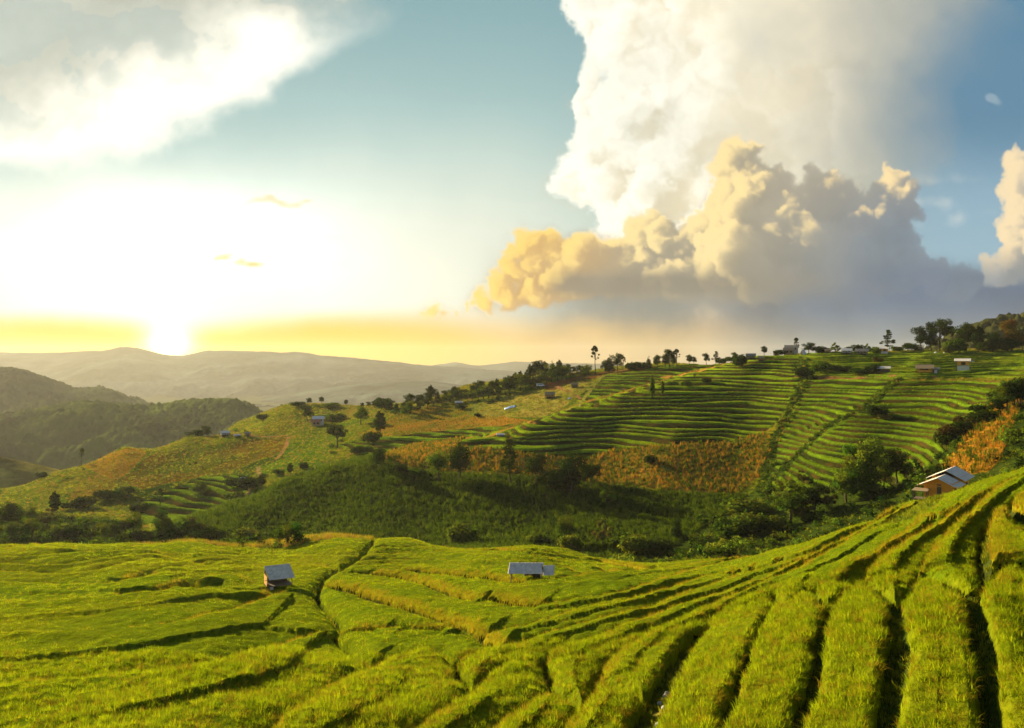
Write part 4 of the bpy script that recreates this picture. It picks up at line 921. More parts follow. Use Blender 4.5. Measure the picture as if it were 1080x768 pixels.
def plant(px, py, h, kind, label, group=None, y0=192, w=1., y1=900):
    """stands on the land where the photo's foot of the tree is; h = height in photo pixels"""
    h *= .85 if (px < 160 and py > 535) else 1.
    x, y = hit(px, py, y0, y1); z = zat(x, y, ZB if y > 190 else None); Hm = h*y/F*(1.15 if y > 192 else 1.05); rz = rt.uniform(0, 6.28)
    if kind in BK:
        o = bpy.data.objects.new('bush', BUSH[BK[kind]]); COL.objects.link(o); o.location = (x, y, z-.1); o.rotation_euler = (0, 0, rz); s = Hm*1.05; o.scale = (s*.95*w, s*.95*w, s); tag(o, label, 'bush', group); return o
    k = KIND[kind]; s = Hm/k['H']; o = empty('tree', (x, y, z-.05), rz, (s*w, s*w, s)); part('trunk', k['trunk'], o); part('crown', k['crown'], o); tag(o, label, 'tree', group); return o
# ---------------------------------------------------------------- trees and bushes, one by one (photo foot column, row, height px, kind, label)
NEAR_T = [
 (171, 574, 36, 'slim', 'slender tree with an egg-shaped crown at the edge of the rice on the left', 1.15, 172),
 (304, 575, 28, 'low', 'low dark round-crowned tree alone in the yellow grass behind the small hut', 1.05, 162),
 (260, 570, 13, 'bushl', 'pale ragged bush in the yellow grass left of the lone round tree', 1.3, 178),
 (211, 567, 27, 'brown', 'olive feathery tree right of the slender egg-crowned tree', 1.3, 192)]
for px, py, h, k, l, w, y0 in NEAR_T: plant(px, py, h, k, l, None, y0, w)
T = [
 # valley edge at left
 (34, 568, 24, 'round', 'round mid-green tree at the left end of the valley, above the rice crest', 1.1), (12, 570, 22, 'round', 'dark round tree nearest the left border above the rice'), (8, 561, 34, 'round2', 'tall dark tree behind the border tree on the far left'), (19, 556, 26, 'roundl', 'olive tree among the dark trees at the left border', 1.1),
 (58, 545, 30, 'slimd', 'dark narrow tree rising from the slope over the left valley trees'), (50, 556, 28, 'brown', 'brownish feathery tree below the dark narrow one on the left slope'), (33, 553, 22, 'round', 'tree behind the round mid-green tree at the left end'),
 (72, 569, 16, 'bushd', 'dark bush beneath the brownish trees at left', 1.6), (60, 570, 18, 'roundl', 'small olive tree beside the dark bush at left'), (96, 570, 20, 'brown', 'brown-green tree in the middle of the left valley row'), (110, 571, 22, 'round', 'dark tree left of the densest dark clump in the left valley'), (122, 570, 19, 'round2', 'left tree of the dark clump below the grassy knoll'), (132, 568, 22, 'spread', 'middle tree of the dark clump below the grassy knoll'), (141, 566, 27, 'round', 'tallest tree of the dark clump below the grassy knoll'),
 (130, 572, 9, 'bush', 'small bush at the foot of the dark clump', 1.5), (147, 571, 13, 'bushd', 'dark rounded bush left of the slender tree', 1.4), (159, 571, 12, 'bush', 'green bush touching the slender tree on its left', 1.3), (192, 571, 22, 'bush', 'large leafy bush between the slender tree and the olive feathery tree', 1.1), (203, 571, 14, 'bushd', 'dark low bush under the olive feathery tree', 1.7), (180, 571, 16, 'bushd', 'dark bush just right of the slender tree', 1.2), (222, 570, 12, 'bushd', 'low dark bush right of the olive feathery tree', 1.8),
 (77, 537, 10, 'bushd', 'lowest bush of the hedge line under the left orange field', 1.7), (88, 535, 11, 'bushd', 'second bush up the hedge line under the left orange field', 1.6), (110, 527, 10, 'bushd', 'dark bush midway along the hedge line on the left hill', 1.6), (122, 527, 10, 'bush', 'green bush on the hedge line above the terraces at left', 1.6), (132, 523, 9, 'bushd', 'topmost bush of the hedge line on the left hill', 1.4), (146, 540, 10, 'bushd', 'dark bush beside the small left terraces', 1.8), (169, 535, 18, 'airy2', 'small open tree above the slender egg-crowned tree, on the terraces', 1.3), (210, 519, 9, 'bush', 'bush on the upper edge of the small left terraces', 1.3),
 (86, 491, 17, 'airy2', 'lone thin tree on the ridge at the left end of the orange field'), (45, 503, 6, 'bushd', 'small bush on the far left ridge below the lone thin tree', 1.3),
 # left hill
 (218, 458, 11, 'round2', 'dark tree on the ridge left of the white-roofed huts', 1.1), (209, 459, 7, 'bushd', 'low bush left of the dark ridge tree by the white-roofed huts', 2.), (276, 443, 6, 'bushd', 'dark bush on the ridge above the white-roofed huts', 1.6), (324, 445, 17, 'round2', 'rounded dark tree left of the red-and-white house'), (326, 427, 7, 'round2', 'left of two round trees on the knoll top behind the red-and-white house', 1.2), (339, 426, 7, 'round2', 'right of two round trees on the knoll top behind the red-and-white house', 1.3), (314, 429, 5, 'bushd', 'flat dark bush at the left end of the knoll top', 2.2), (365, 428, 6, 'round2', 'small round tree on the skyline at the right end of the knoll', 1.2), (350, 430, 5, 'bush', 'low bush on the knoll top between the round trees', 2.6), (356, 444, 8, 'bushl', 'light green bush right of the red-and-white house', 1.8), (345, 443, 6, 'bush', 'green bush touching the red-and-white house', 2.),
 (381, 448, 18, 'round', 'leaning leafy tree left of the tall tree above the orange ridge', 1.2), (401, 461, 26, 'slimd', 'tall dark tree above the left tip of the orange ridge', 1.15), (391, 468, 12, 'bushd', 'dark bush at the foot of the tall tree above the orange ridge', 1.1), (356, 473, 24, 'spread', 'broad dark tree standing in the middle of the left hill', 1.1), (400, 496, 22, 'round2', 'dark round tree on the left tip of the dry maize', 1.), (276, 517, 16, 'round2', 'dark round tree right of the white tent on the lower left hill', 1.1), (262, 515, 12, 'bushd', 'dark bush right against the white tent', 1.3), (248, 514, 9, 'bushd', 'dark bush left of the white tent', 1.5), (306, 502, 13, 'slimd', 'narrow dark tree midway down the left hill, above the maize ridge', 1.2), (321, 495, 7, 'bushd', 'small dark bush right of the narrow tree on the left hill'), (293, 500, 5, 'bush', 'small bush left of the narrow tree on the left hill', 1.8), (247, 528, 9, 'bush', 'bush at the left foot of the maize ridge, below the tent', 1.6), (376, 479, 7, 'bushd', 'bush under the broad dark tree on the left hill', 1.6), (486, 432, 5, 'bushd', 'dark bush below the white-roofed hut beside the wood', 1.6), (504, 440, 4, 'bushd', 'tiny dark bush alone in the yellow meadow', 1.3), (525, 424, 6, 'round2', 'little tree at the top edge of the yellow meadow'), (515, 425, 4, 'bush', 'low bush beside the little tree at the top of the meadow', 2.),
 # band of trees across the dark maize slope
 (462, 507, 29, 'roundl', 'light green round tree, left of the pair at the lower edge of the dry maize', 1.15), (485, 507, 34, 'round2', 'dark tree, right of the pair at the lower edge of the dry maize', 1.05), (423, 499, 9, 'bushd', 'small dark bush at the upper left of the dark slope'), (538, 511, 42, 'tiered', 'tall tree of uneven layers with a narrow top, in front of the dry maize', .95), (565, 511, 30, 'round2', 'dark gnarled tree right of the tall layered tree', .9), (602, 523, 41, 'round2', 'largest dark tree of the clump in the middle of the slope', .95), (590, 518, 22, 'bushd', 'dark sloping bush at the left of the middle clump', 1.4), (624, 516, 26, 'spread', 'broad dark tree at the right of the middle clump', 1.), (617, 512, 22, 'round2', 'dark tree between the two large ones of the middle clump'), (641, 535, 26, 'featherg', 'tree with large pale leaf clusters right of the middle clump', .9), (685, 490, 10, 'bushd', 'single dark bush in the middle of the right dry maize', .9), (578, 512, 10, 'bushd', 'low dark bush between the gnarled tree and the middle clump', 1.8), (440, 500, 6, 'bush', 'low bush left of the light green round tree', 2.2),
 (486, 572, 18, 'bushl', 'wide pale bush at the foot of the dark slope, behind the rice crest', 1.4), (597, 573, 28, 'round', 'leafy tree with a lit top behind the rice crest, below the middle clump', 1.), (602, 580, 16, 'bushl', 'pale bush at the foot of the lit-topped tree'), (568, 574, 11, 'bush', 'small bush left of the lit-topped tree', 1.4), (636, 576, 30, 'feather', 'yellow-green feathery tree in the valley below the middle clump', .9), (655, 577, 14, 'bush', 'bush between the feathery tree and the round pale-leaved bush', 1.4),
 (671, 586, 22, 'bushl', 'round pale-leaved bush at the right end of the rice crest', 1.05), (694, 586, 14, 'bushd', 'low dark bush right of the round pale-leaved bush', 1.7), (714, 569, 23, 'conical', 'dark cone-shaped tree in the valley scrub'), (767, 568, 20, 'bush', 'large rounded bush right of the cone-shaped tree', 1.4), (794, 560, 18, 'bushl', 'paler rounded bush below the wide light bush', 1.3), (787, 545, 18, 'bushl', 'wide light green bush on the slope left of the big leafy tree', 2.), (744, 552, 9, 'bush', 'small bush up the slope from the cone-shaped tree', 2.), (790, 579, 14, 'bushd', 'dark creeping bush by the little rice paddy in the hollow', 2.2), (818, 576, 15, 'bushl', 'bright leafy bush at the right end of the hollow paddy', 1.1), (848, 572, 10, 'bush', 'low green bush above the upper rows of the right paddies', 2.),
 # valley trees left of the wooden house
 (835, 556, 48, 'round', 'big leafy green tree, largest of the valley trees left of the wooden house', 1.05), (847, 560, 31, 'brown', 'brownish lacy tree in front of the big leafy green tree', 1.1), (859, 548, 34, 'round2', 'dark tree behind the big leafy green tree'), (874, 551, 30, 'brown', 'brown thin tree in the gap of the valley trees', .9), (847, 510, 17, 'brown', 'small brown tree at the lowest rice terraces'), (893, 545, 40, 'roundl', 'pale green tree left of the cone-topped tree', 1.), (915, 545, 54, 'conical2', 'cone-topped green tree beside the tall round-crowned tree', 1.1), (917, 535, 62, 'spreadl', 'tallest tree, with a pale round crown, among the valley trees'), (933, 540, 26, 'roundl', 'small round yellow-green tree right of the cone-topped tree', 1.1), (946, 536, 37, 'round2', 'dark tree nearest the wooden house on its left', 1.), (904, 548, 24, 'bush', 'bush under the pale green tree', 1.1), (956, 530, 22, 'brown', 'brown shrub left of the wooden house porch', .9),
 # right border hillside
 (1074, 432, 24, 'round2', 'dark tree at the top right border, above the orange maize', 1.2), (1076, 458, 28, 'round2', 'dark tree at the right border beside the orange maize'), (1062, 478, 24, 'round', 'green tree at the lower right edge of the orange maize', 1.1), (1070, 488, 26, 'round2', 'dark tree at the right border above the rice skyline', 1.1), (1053, 492, 18, 'round2', 'dark tree just above the rice skyline, below the orange maize', 1.3), (1038, 495, 13, 'bushd', 'dark bush behind the roof end of the wooden house', 1.7), (1078, 474, 24, 'round', 'green tree half out of the picture at the right border'), (1019, 497, 11, 'bushd', 'bush behind the middle of the wooden house roof', 1.6), (996, 496, 13, 'bush', 'green bush behind the left part of the wooden house roof', 1.2), (1004, 476, 16, 'bushb', 'brown-green scrub in the gully left of the orange maize', 1.3), (997, 488, 14, 'bushd', 'dark bush at the bottom of the gully beside the orange maize', 1.2), (1020, 452, 12, 'bushb', 'brown-green scrub halfway up the gully', 1.5), (1034, 436, 9, 'bushd', 'dark scrub near the top of the gully', 1.6),
 (925, 441, 13, 'bushd', 'dark round bush alone on the right rice terraces', 1.2), (933, 443, 6, 'bushy', 'yellow tuft of scrub at the foot of the lone terrace bush', 1.6),
 (848, 399, 11, 'bushd', 'dark bush at the left end of the bush row on the upper terraces', 1.2), (866, 394, 12, 'bush', 'round green bush in the row on the upper terraces', 1.2), (879, 391, 6, 'bushd', 'dark bush right of the round green one on the upper terraces', 1.6), (891, 392, 6, 'bushd', 'low bush in the middle of the row on the upper terraces', 1.8), (906, 395, 7, 'bush', 'bush near the right end of the row on the upper terraces', 2.), (921, 394, 9, 'bushd', 'dark bush left of the open grey shelter', 1.2), (857, 401, 5, 'bushd', 'small dark bush below the row on the upper terraces', 1.4), (926, 383, 6, 'bushb', 'brownish bush above the open grey shelter', 1.2),
 (688, 420, 20, 'poplar', 'taller of two upright narrow trees on the terraced spur', 1.1), (699, 416, 12, 'poplar', 'shorter of two upright narrow trees on the terraced spur', 1.3), (724, 408, 6, 'bush', 'round bush right of the two upright narrow trees', 1.5), (733, 404, 9, 'airy2', 'thin small tree at the foot of the orange track'), (745, 404, 5, 'bushd', 'small bush on the orange track side', 1.6),
]
for t in T: plant(t[0], t[1], t[2], t[3], t[4], None, 192 if t[1] > 500 else 200, t[5] if len(t) > 5 else 1.)
SKY_T = [
 (628, 394, 24, 'airy', 'tall thin tree with open crown at the right end of the wood'), (638, 392, 11, 'round2', 'round dark tree left of the cone-shaped skyline pair'), (643, 392, 16, 'conical', 'left cone-shaped tree of the skyline pair', 1.2), (651, 391, 16, 'round2', 'leafy tree right of the left cone-shaped skyline tree', .9), (657, 390, 12, 'airy', 'thin tree right of the skyline pair', 1.2), (665, 390, 7, 'bushd', 'left bush of the low skyline hedge'), (672, 389, 7, 'bushd', 'middle bush of the low skyline hedge', 1.2), (678, 388, 6, 'bushd', 'right bush of the low skyline hedge'), (684, 388, 11, 'conical', 'pointed tree right of the low skyline hedge', 1.2), (693, 388, 12, 'round2', 'broad tree left of the tallest skyline group'), (702, 387, 11, 'round2', 'lower left tree of the tallest skyline group', 1.2), (706, 387, 17, 'spread', 'tallest tree of the skyline group above the terraced spur', .8), (714, 386, 15, 'airy', 'thin right tree of the tallest skyline group', 1.3), (710, 386, 10, 'round2', 'short tree in the middle of the tallest skyline group', 1.1), (727, 384, 9, 'round2', 'left of two small skyline trees past the tallest group', 1.1), (732, 383, 7, 'round2', 'right of two small skyline trees past the tallest group', 1.1), (745, 382, 10, 'round2', 'upright oval tree alone on the skyline', .9), (755, 381, 11, 'tiered', 'ragged tree right of the upright oval skyline tree', 1.1), (761, 380, 5, 'bushd', 'bush at the foot of the ragged skyline tree', 1.5), (775, 380, 8, 'round2', 'dark tree left of the huts at the end of the skyline', 1.1), (780, 386, 11, 'bushd', 'dark bush below the huts at the end of the skyline', 1.), (770, 381, 5, 'bush', 'low bush left of the huts at the skyline end', 1.6),
 (806, 373, 8, 'round2', 'dark small tree at the left end of the hilltop village', 1.2), (823, 370, 5, 'bushd', 'bush behind the leftmost village hut', 1.5), (840, 369, 14, 'airy', 'thin open tree above the large double-roofed village house', 1.2), (853, 372, 10, 'round2', 'round dark tree right of the double-roofed village house', 1.5), (866, 371, 6, 'bushd', 'bush in front of the grey village roof', 1.8), (881, 371, 10, 'featherg', 'palm-like tree in the middle of the village', 1.2), (902, 371, 7, 'bushd', 'bush behind the brown-roofed village house', 1.5), (915, 372, 10, 'featherg', 'spiky small tree right of the brown-roofed village house', .9), (924, 372, 6, 'bush', 'bush left of the village stilt house', 1.5), (936, 369, 18, 'tiered', 'tall ragged tree behind the village stilt house', 1.1), (960, 369, 7, 'bush', 'bush between the two small roofs right of the village', 1.4), (945, 370, 5, 'bushl', 'light bush right of the village stilt house', 1.4),
 (972, 370, 22, 'round2', 'round dark tree right of the village, beside the white-roofed shed', .95), (982, 370, 16, 'round2', 'lower dark tree between the round and the broad-crowned ones', 1.1), (991, 370, 30, 'spread', 'tallest broad-crowned tree right of the village', .95), (1004, 368, 20, 'airy', 'slender open tree leaning out right of the broad-crowned one', 1.3), (1008, 372, 13, 'bush', 'dense round bush in front of the big trees right of the village', 1.15), (1018, 370, 25, 'round2', 'second big round tree right of the village', 1.), (1032, 370, 23, 'slimd', 'narrow dark tree between the second big round tree and the hedge', 1.2), (1041, 370, 9, 'bushd', 'dark hedge-like bush right of the narrow dark tree', 1.8), (1047, 369, 16, 'round2', 'small dark tree left of the rust-coloured tree', 1.1), (1067, 370, 28, 'rust', 'rust-coloured tree at the foot of the wooded hill on the right', 1.), (1057, 370, 12, 'bushd', 'dark bush at the left foot of the rust-coloured tree', 1.5), (1078, 370, 14, 'round2', 'dark tree at the right border below the wooded hill', 1.2), (1000, 372, 6, 'bushy', 'yellowish bush by the white sheets', 1.5)]
for t in SKY_T: plant(t[0], t[1]+1, t[2]*1.12, t[3], t[4], None, 340, t[5] if len(t) > 5 else 1.)
# the wood on the middle ridge: separate trees, alike
WR = random.Random(9)
def wood(px, py, h, k, w=1.): plant(px, py, h, k, 'one of the dark trees crowded in the wood on the middle ridge', 'trees of the wood on the middle ridge', 360, w)
top = lambda u: float(np.interp(u, [424, 430, 440, 450, 456, 470, 482, 490, 500, 508, 515, 522, 532, 540, 550, 560, 570, 580, 588, 596, 605, 613, 620], [430, 417, 417, 414, 410, 411, 407, 414, 405, 399, 404, 402, 397, 395, 391, 385, 382, 381, 380, 382, 388, 384, 391]))
bot = lambda u: float(np.interp(u, [424, 445, 470, 510, 535, 560, 600, 622], [440, 432, 425, 422, 416, 409, 399, 394]))
u_ = 427.
while u_ < 621:
    b = bot(u_); hh = b-top(u_)
    wood(u_, b, max(9, hh*WR.uniform(.55, .8)), WR.choice(['round', 'round2', 'round', 'brown']), 1.1)
    wood(u_+WR.uniform(-2, 2), b-hh*.28, max(8, hh*.72*WR.uniform(.85, 1.06)), WR.choice(['round2', 'round2', 'slimd', 'conical']), 1.1)
    u_ += WR.uniform(4.5, 7)
plant(454, 424, 17, 'slimd', 'single tall narrow tree sticking out of the left part of the wood', None, 380, 1.)
for i, (u, b, h) in enumerate([(389, 430, 6), (395, 431, 8), (400, 431, 11), (406, 432, 11), (412, 432, 9), (418, 433, 7), (382, 430, 5)]): plant(u, b, h, ('round2', 'bushd')[i % 5 == 3], 'one of the dark trees in the low clump on the skyline right of the knoll', 'trees of the low skyline clump', 420, 1.2)
# ---------------------------------------------------------------- huts and houses
def simple_mat(name, c1, c2, scale=6, stretch=(1, 1, 1), rough=.7, metal=0., bump=.3):
    m, t = new_mat(name); N = t.nodes.new; L = t.links.new; tc = N('ShaderNodeTexCoord'); mp = N('ShaderNodeMapping'); mp.inputs['Scale'].default_value = stretch; L(tc.outputs['Object'], mp.inputs[0])
    n = N('ShaderNodeTexNoise'); n.inputs['Scale'].default_value = scale; n.inputs['Detail'].default_value = 6; n.inputs['Roughness'].default_value = .65; L(mp.outputs[0], n.inputs['Vector'])
    cr = N('ShaderNodeValToRGB'); cr.color_ramp.elements[0].position = .32; cr.color_ramp.elements[1].position = .68; cr.color_ramp.elements[0].color = (*c1, 1); cr.color_ramp.elements[1].color = (*c2, 1); L(n.outputs[0], cr.inputs[0])
    p = N('ShaderNodeBsdfPrincipled'); L(cr.outputs[0], p.inputs['Base Color']); p.inputs['Roughness'].default_value = rough; p.inputs['Metallic'].default_value = metal
    b = N('ShaderNodeBump'); b.inputs['Strength'].default_value = bump; b.inputs['Distance'].default_value = .03; L(n.outputs[0], b.inputs['Height']); L(b.outputs[0], p.inputs['Normal']); out(t, p.outputs[0]); return m
M_TIN = simple_mat('weathered_tin', (.44, .40, .34), (.72, .67, .58), 2.2, (1, 1, 1), .6, .1, .15)
M_TINL = simple_mat('pale_sheet', (.52, .48, .41), (.74, .69, .60), 2., (1, 1, 1), .6, .1, .15)
M_TINV = simple_mat('old_tin', (.13, .115, .09), (.27, .24, .19), 2.2, (1, 1, 1), .7, .1, .15)
M_WOOD = simple_mat('orange_boards', (.58, .22, .012), (.72, .32, .03), 5, (.5, .5, 6), .7)
M_OLDW = simple_mat('grey_timber', (.06, .045, .03), (.16, .12, .08), 6, (4, 4, .6), .8)
M_THATCH = simple_mat('thatch', (.16, .11, .055), (.36, .26, .13), 8, (1, 5, 5), .9, 0, .8)
M_WHITE = simple_mat('white_cloth', (.55, .56, .56), (.7, .7, .68), 3, (1, 1, 1), .6)
M_BLUE = simple_mat('blue_sheet', (.10, .22, .48), (.25, .38, .60), 3, (1, 1, 1), .5)
M_BRICK = simple_mat('ochre_wall', (.26, .17, .07), (.42, .30, .14), 4, (1, 1, 1), .8)
M_PLAST = simple_mat('pale_wall', (.40, .37, .32), (.58, .55, .50), 3, (1, 1, 1), .8)
M_REDR = simple_mat('rusty_sheet', (.30, .09, .04), (.46, .17, .08), 3, (1, 1, 1), .6)
M_DARK = simple_mat('dark_opening', (.012, .010, .008), (.03, .025, .018), 3, (1, 1, 1), .9)
M_STONE = simple_mat('pale_stone', (.22, .21, .20), (.44, .43, .42), 4, (1, 1, 1), .85, 0, .8)
class MB:
    def __init__(s): s.bm = bmesh.new()
    def box(s, x0, x1, y0, y1, z0, z1, m=None):
        v = [s.bm.verts.new(p if m is None else m @ Vector(p)) for p in ((x0, y0, z0), (x1, y0, z0), (x1, y1, z0), (x0, y1, z0), (x0, y0, z1), (x1, y0, z1), (x1, y1, z1), (x0, y1, z1))]
        for f in ((0, 3, 2, 1), (4, 5, 6, 7), (0, 1, 5, 4), (1, 2, 6, 5), (2, 3, 7, 6), (3, 0, 4, 7)): s.bm.faces.new([v[i] for i in f])
        return s
    def poly(s, pts, thick):     # a flat polygon thickened along its normal
        p = [Vector(q) for q in pts]; n = (p[1]-p[0]).cross(p[2]-p[0]).normalized()*thick
        a = [s.bm.verts.new(q) for q in p]; b = [s.bm.verts.new(q+n) for q in p]; k = len(p)
        s.bm.faces.new(a[::-1]); s.bm.faces.new(b)
        for i in range(k): s.bm.faces.new((a[i], a[(i+1) % k], b[(i+1) % k], b[i]))
        return s
    def wave(s, o, ux, uy, nx, amp, thick=.025, sag=0, seed=0):   # corrugated sheet: ridges run along uy
        r = random.Random(seed); o, ux, uy = Vector(o), Vector(ux), Vector(uy); nn = ux.cross(uy).normalized(); K = nx*2; rows = []
        for t in (0, .5, 1):
            rows.append([(s.bm.verts.new(o+ux*(i/K)+uy*t+nn*(amp*(1 if i % 2 else -1)-sag*4*t*(1-t)+r.uniform(-.01, .01))), s.bm.verts.new(o+ux*(i/K)+uy*t+nn*(amp*(1 if i % 2 else -1)-sag*4*t*(1-t)-thick))) for i in range(K+1)])
        for a, b in zip(rows[:-1], rows[1:]):
            for i in range(K):
                s.bm.faces.new((a[i][0], a[i+1][0], b[i+1][0], b[i][0])); s.bm.faces.new((a[i+1][1], a[i][1], b[i][1], b[i+1][1]))
            s.bm.faces.new((a[0][0], b[0][0], b[0][1], a[0][1])); s.bm.faces.new((a[K][1], b[K][1], b[K][0], a[K][0]))
        for e, fl in ((rows[0], 0), (rows[-1], 1)):
            for i in range(K): q = (e[i][1], e[i+1][1], e[i+1][0], e[i][0]); s.bm.faces.new(q if not fl else q[::-1])
        return s
    def build(s, name, mat, parent):
        me = bpy.data.meshes.new(name); bmesh.ops.recalc_face_normals(s.bm, faces=s.bm.faces); s.bm.to_mesh(me); s.bm.free(); me.materials.append(mat)
        o = bpy.data.objects.new(name, me); COL.objects.link(o)
        if parent: o.parent = parent
        return o
def posts(root, pts, z0, z1, r=.07, mat=None):
    for x, y in pts:
        m = MB(); m.box(x-r, x+r, y-r, y+r, z0, z1 if not callable(z1) else z1(x, y)); m.build('post', mat or M_OLDW, root)
def gable(root, L_, W_, ze, zr, over, mat, thatch=False, seed=0, n=14):
    """two pitched roof halves, ridge along x"""
    x0, x1 = -L_/2-over, L_/2+over; yo = W_/2+over; k = (zr-ze)/(W_/2); zo = ze-k*over
    for sgn in (-1, 1):
        m = MB()
        if thatch:
            m.poly([(x0, sgn*yo, zo), (x1, sgn*yo, zo), (x1, 0, zr), (x0, 0, zr)], -.16*sgn)
        else: m.wave((x0 if sgn < 0 else x1, sgn*yo, zo), ((x1-x0)*(1 if sgn < 0 else -1), 0, 0), (0, -sgn*yo, zr-zo+.0), n, .02, seed=seed)
        m.build('roof_panel', mat, root)
def house(px, py, w_px, kind, label, cat='hut', y0=300, rz=0., y1=900, group=None, scale=1.):
    x, y = hit(px, py, y0, y1); z = zat(x, y, ZB if y > 190 else None); wm = w_px*y/F*scale*(.85 if kind.startswith('village') else 1)
    face = math.atan2(x, y)
    root = empty('hut', (x, y, z), -face+rz); tag(root, label, cat, group)
    if kind == 'thatch':          # boarded hut under a thatched gable, lean-to with pale door
        W2 = wm*.62; zs = .5
        m = MB(); m.box(-wm*.40, wm*.22, -W2*.32, W2*.32, zs, zs+1.7); m.build('wall', M_WOOD, root)
        for t in (-.36, -.1, .18): m = MB(); m.box(wm*t-.05, wm*t+.05, -W2*.33-.05, -W2*.32-.004, -.3, zs+1.7); m.build('post', M_OLDW, root)
        m = MB(); m.box(-wm*.30, wm*.05, -W2*.33-.02, -W2*.32-.006, zs+.9, zs+1.5); m.build('opening', M_DARK, root)
        L_ = wm*.66; r2 = empty('main_roof', (0, 0, 0)); r2.parent = root; r2.location.x = -wm*.1
        gable(r2, L_, W2*.8, zs+1.55, zs+2.9, .35, M_THATCH, True)
        m = MB(); m.box(wm*.23, wm*.44, -W2*.34, W2*.2, -.2, 1.7); a = m.build('annex', M_OLDW, root)
        m = MB(); m.box(wm*.27, wm*.38, -W2*.34-.05, -W2*.34-.004, .0, 1.45); m.build('door', M_PLAST, a)
        m = MB(); m.wave((wm*.18, -W2*.45, 1.65), (wm*.32, 0, 0), (0, W2*.75, .75), 6, .02); m.build('annex_roof', M_TINV, a)
        for xx_ in (-wm*.44, wm*.2): m = MB(); m.box(xx_, xx_+.12, -W2*.42, -W2*.36, -.3, zs+1.5); m.build('post', M_OLDW, root)
    elif kind == 'stilt':         # box on posts, orange upper wall, pale lower room, tin roof
        d = wm*.30; h1 = wm*.27
        m = MB(); m.box(-wm*.28, wm*.27, -d, d, 0, h1); m.build('lower_wall', M_PLAST, root)
        m = MB(); m.box(-wm*.34, wm*.33, -d-.2, d, h1+.01, h1+.12); m.build('floor', M_OLDW, root)
        m = MB(); m.box(-wm*.27, wm*.26, -d+.1, d, h1+.125, h1+wm*.22); w_ = m.build('upper_wall', M_WOOD, root)
        m = MB(); m.box(-wm*.10, wm*.10, -d+.05, -d+.096, h1+.25, h1+wm*.18); m.build('window', M_DARK, w_)
        posts(root, [(-wm*.36, -d-.3), (wm*.36, -d-.3), (-wm*.36, d), (wm*.36, d)], -.6, h1+wm*.26)
        m = MB(); m.wave((-wm*.42, -d-.6, h1+wm*.235), (wm*.78, 0, 0), (0, d*1.1+.6, wm*.135), 12, .02); m.build('roof_panel', M_TINL, root)
        m = MB(); m.wave((wm*.44, d+.5, h1+wm*.235), (-wm*.82, 0, 0), (0, -d*.9-.5, wm*.13), 12, .02); m.build('roof_panel', M_TIN, root)
        m = MB(); m.wave((wm*.25, -d-.7, h1+wm*.2), (wm*.25, 0, 0), (0, d+.3, .28), 5, .02); m.build('awning', M_TIN, root)
    elif kind == 'shelter':       # open posts and a low tin roof
        d = wm*.35; h1 = wm*.30
        posts(root, [(-wm*.40, -d), (0, -d), (wm*.40, -d), (-wm*.40, d), (wm*.40, d)], -.5, h1)
        m = MB(); m.box(-wm*.38, wm*.38, d*.2, d*.9, .3, h1*.8); m.build('back_wall', M_OLDW, root)
        m = MB(); m.box(-wm*.40, wm*.40, -d, d, .3, .38); m.build('platform', M_OLDW, root)
        gable(root, wm*.84, d*2, h1, h1+wm*.14, .25, M_TIN, False, 3, 10)
    elif kind in ('village', 'village_red', 'village_thatch', 'village_white'):
        d = wm*.30; h0 = .9; h1 = h0+wm*.20
        posts(root, [(-wm*.40, -d-.4), (-wm*.13, -d-.4), (wm*.13, -d-.4), (wm*.40, -d-.4), (-wm*.40, d), (wm*.40, d)], -.8, h1, .1)
        m = MB(); m.box(-wm*.42, wm*.42, -d-.5, d, h0-.14, h0); m.build('floor', M_OLDW, root)
        wall = MB(); wall.box(-wm*.40, wm*.40, -d, d, h0+.004, h1); wl = wall.build('wall', {'village': M_BRICK, 'village_red': M_WOOD, 'village_thatch': M_BRICK, 'village_white': M_PLAST}[kind], root)
        for a, b in ((-.32, -.18), (.16, .30)): m = MB(); m.box(wm*a, wm*b, -d-.05, -d-.004, h0+(h1-h0)*.35, h0+(h1-h0)*.8); m.build('window', M_DARK, wl)
        m = MB(); m.box(-wm*.06, wm*.05, -d-.05, -d-.004, h0+.05, h0+(h1-h0)*.85); m.build('door', M_OLDW, wl)
        m = MB(); m.box(-wm*.30, wm*.30, -d*.3, d*.8, -.8, h0-.145); m.build('store', M_DARK, root)
        gable(root, wm*.80, d*2, h1, h1+wm*.19, wm*.07, {'village': M_TINV, 'village_red': M_THATCH, 'village_thatch': M_THATCH, 'village_white': M_TINL}[kind], kind in ('village_red', 'village_thatch'), 5, 12)
    elif kind in ('double', 'double_red'):
        for dx, dz, s in ((0.05, 1.6, .8), (-.10, 0, .62)):
            h0 = .6+dz; w = wm*s; d = w*.3; yo = -1.5 if dz == 0 else 1.6
            m = MB(); m.box(wm*dx-w*.42, wm*dx+w*.42, yo-d, yo+d, -.8, h0+1.9); wl = m.build('wall', M_PLAST if dz else M_BRICK, root)
            m = MB(); m.box(wm*dx-w*.3, wm*dx-w*.05, yo-d-.05, yo-d-.004, h0+.5, h0+1.5); m.build('window', M_DARK, wl)
            m = MB(); m.box(wm*dx+w*.08, wm*dx+w*.28, yo-d-.05, yo-d-.004, h0+.5, h0+1.5); m.build('window', M_DARK, wl)
            g = empty('roof', (wm*dx, yo, 0)); g.parent = root
            gable(g, w*.86, d*2, h0+1.9, h0+3.1, .5, (M_TINV if kind == 'double' else M_TINL) if dz else (M_THATCH if kind == 'double' else M_REDR), not dz and kind == 'double', 7, 12)
    return root
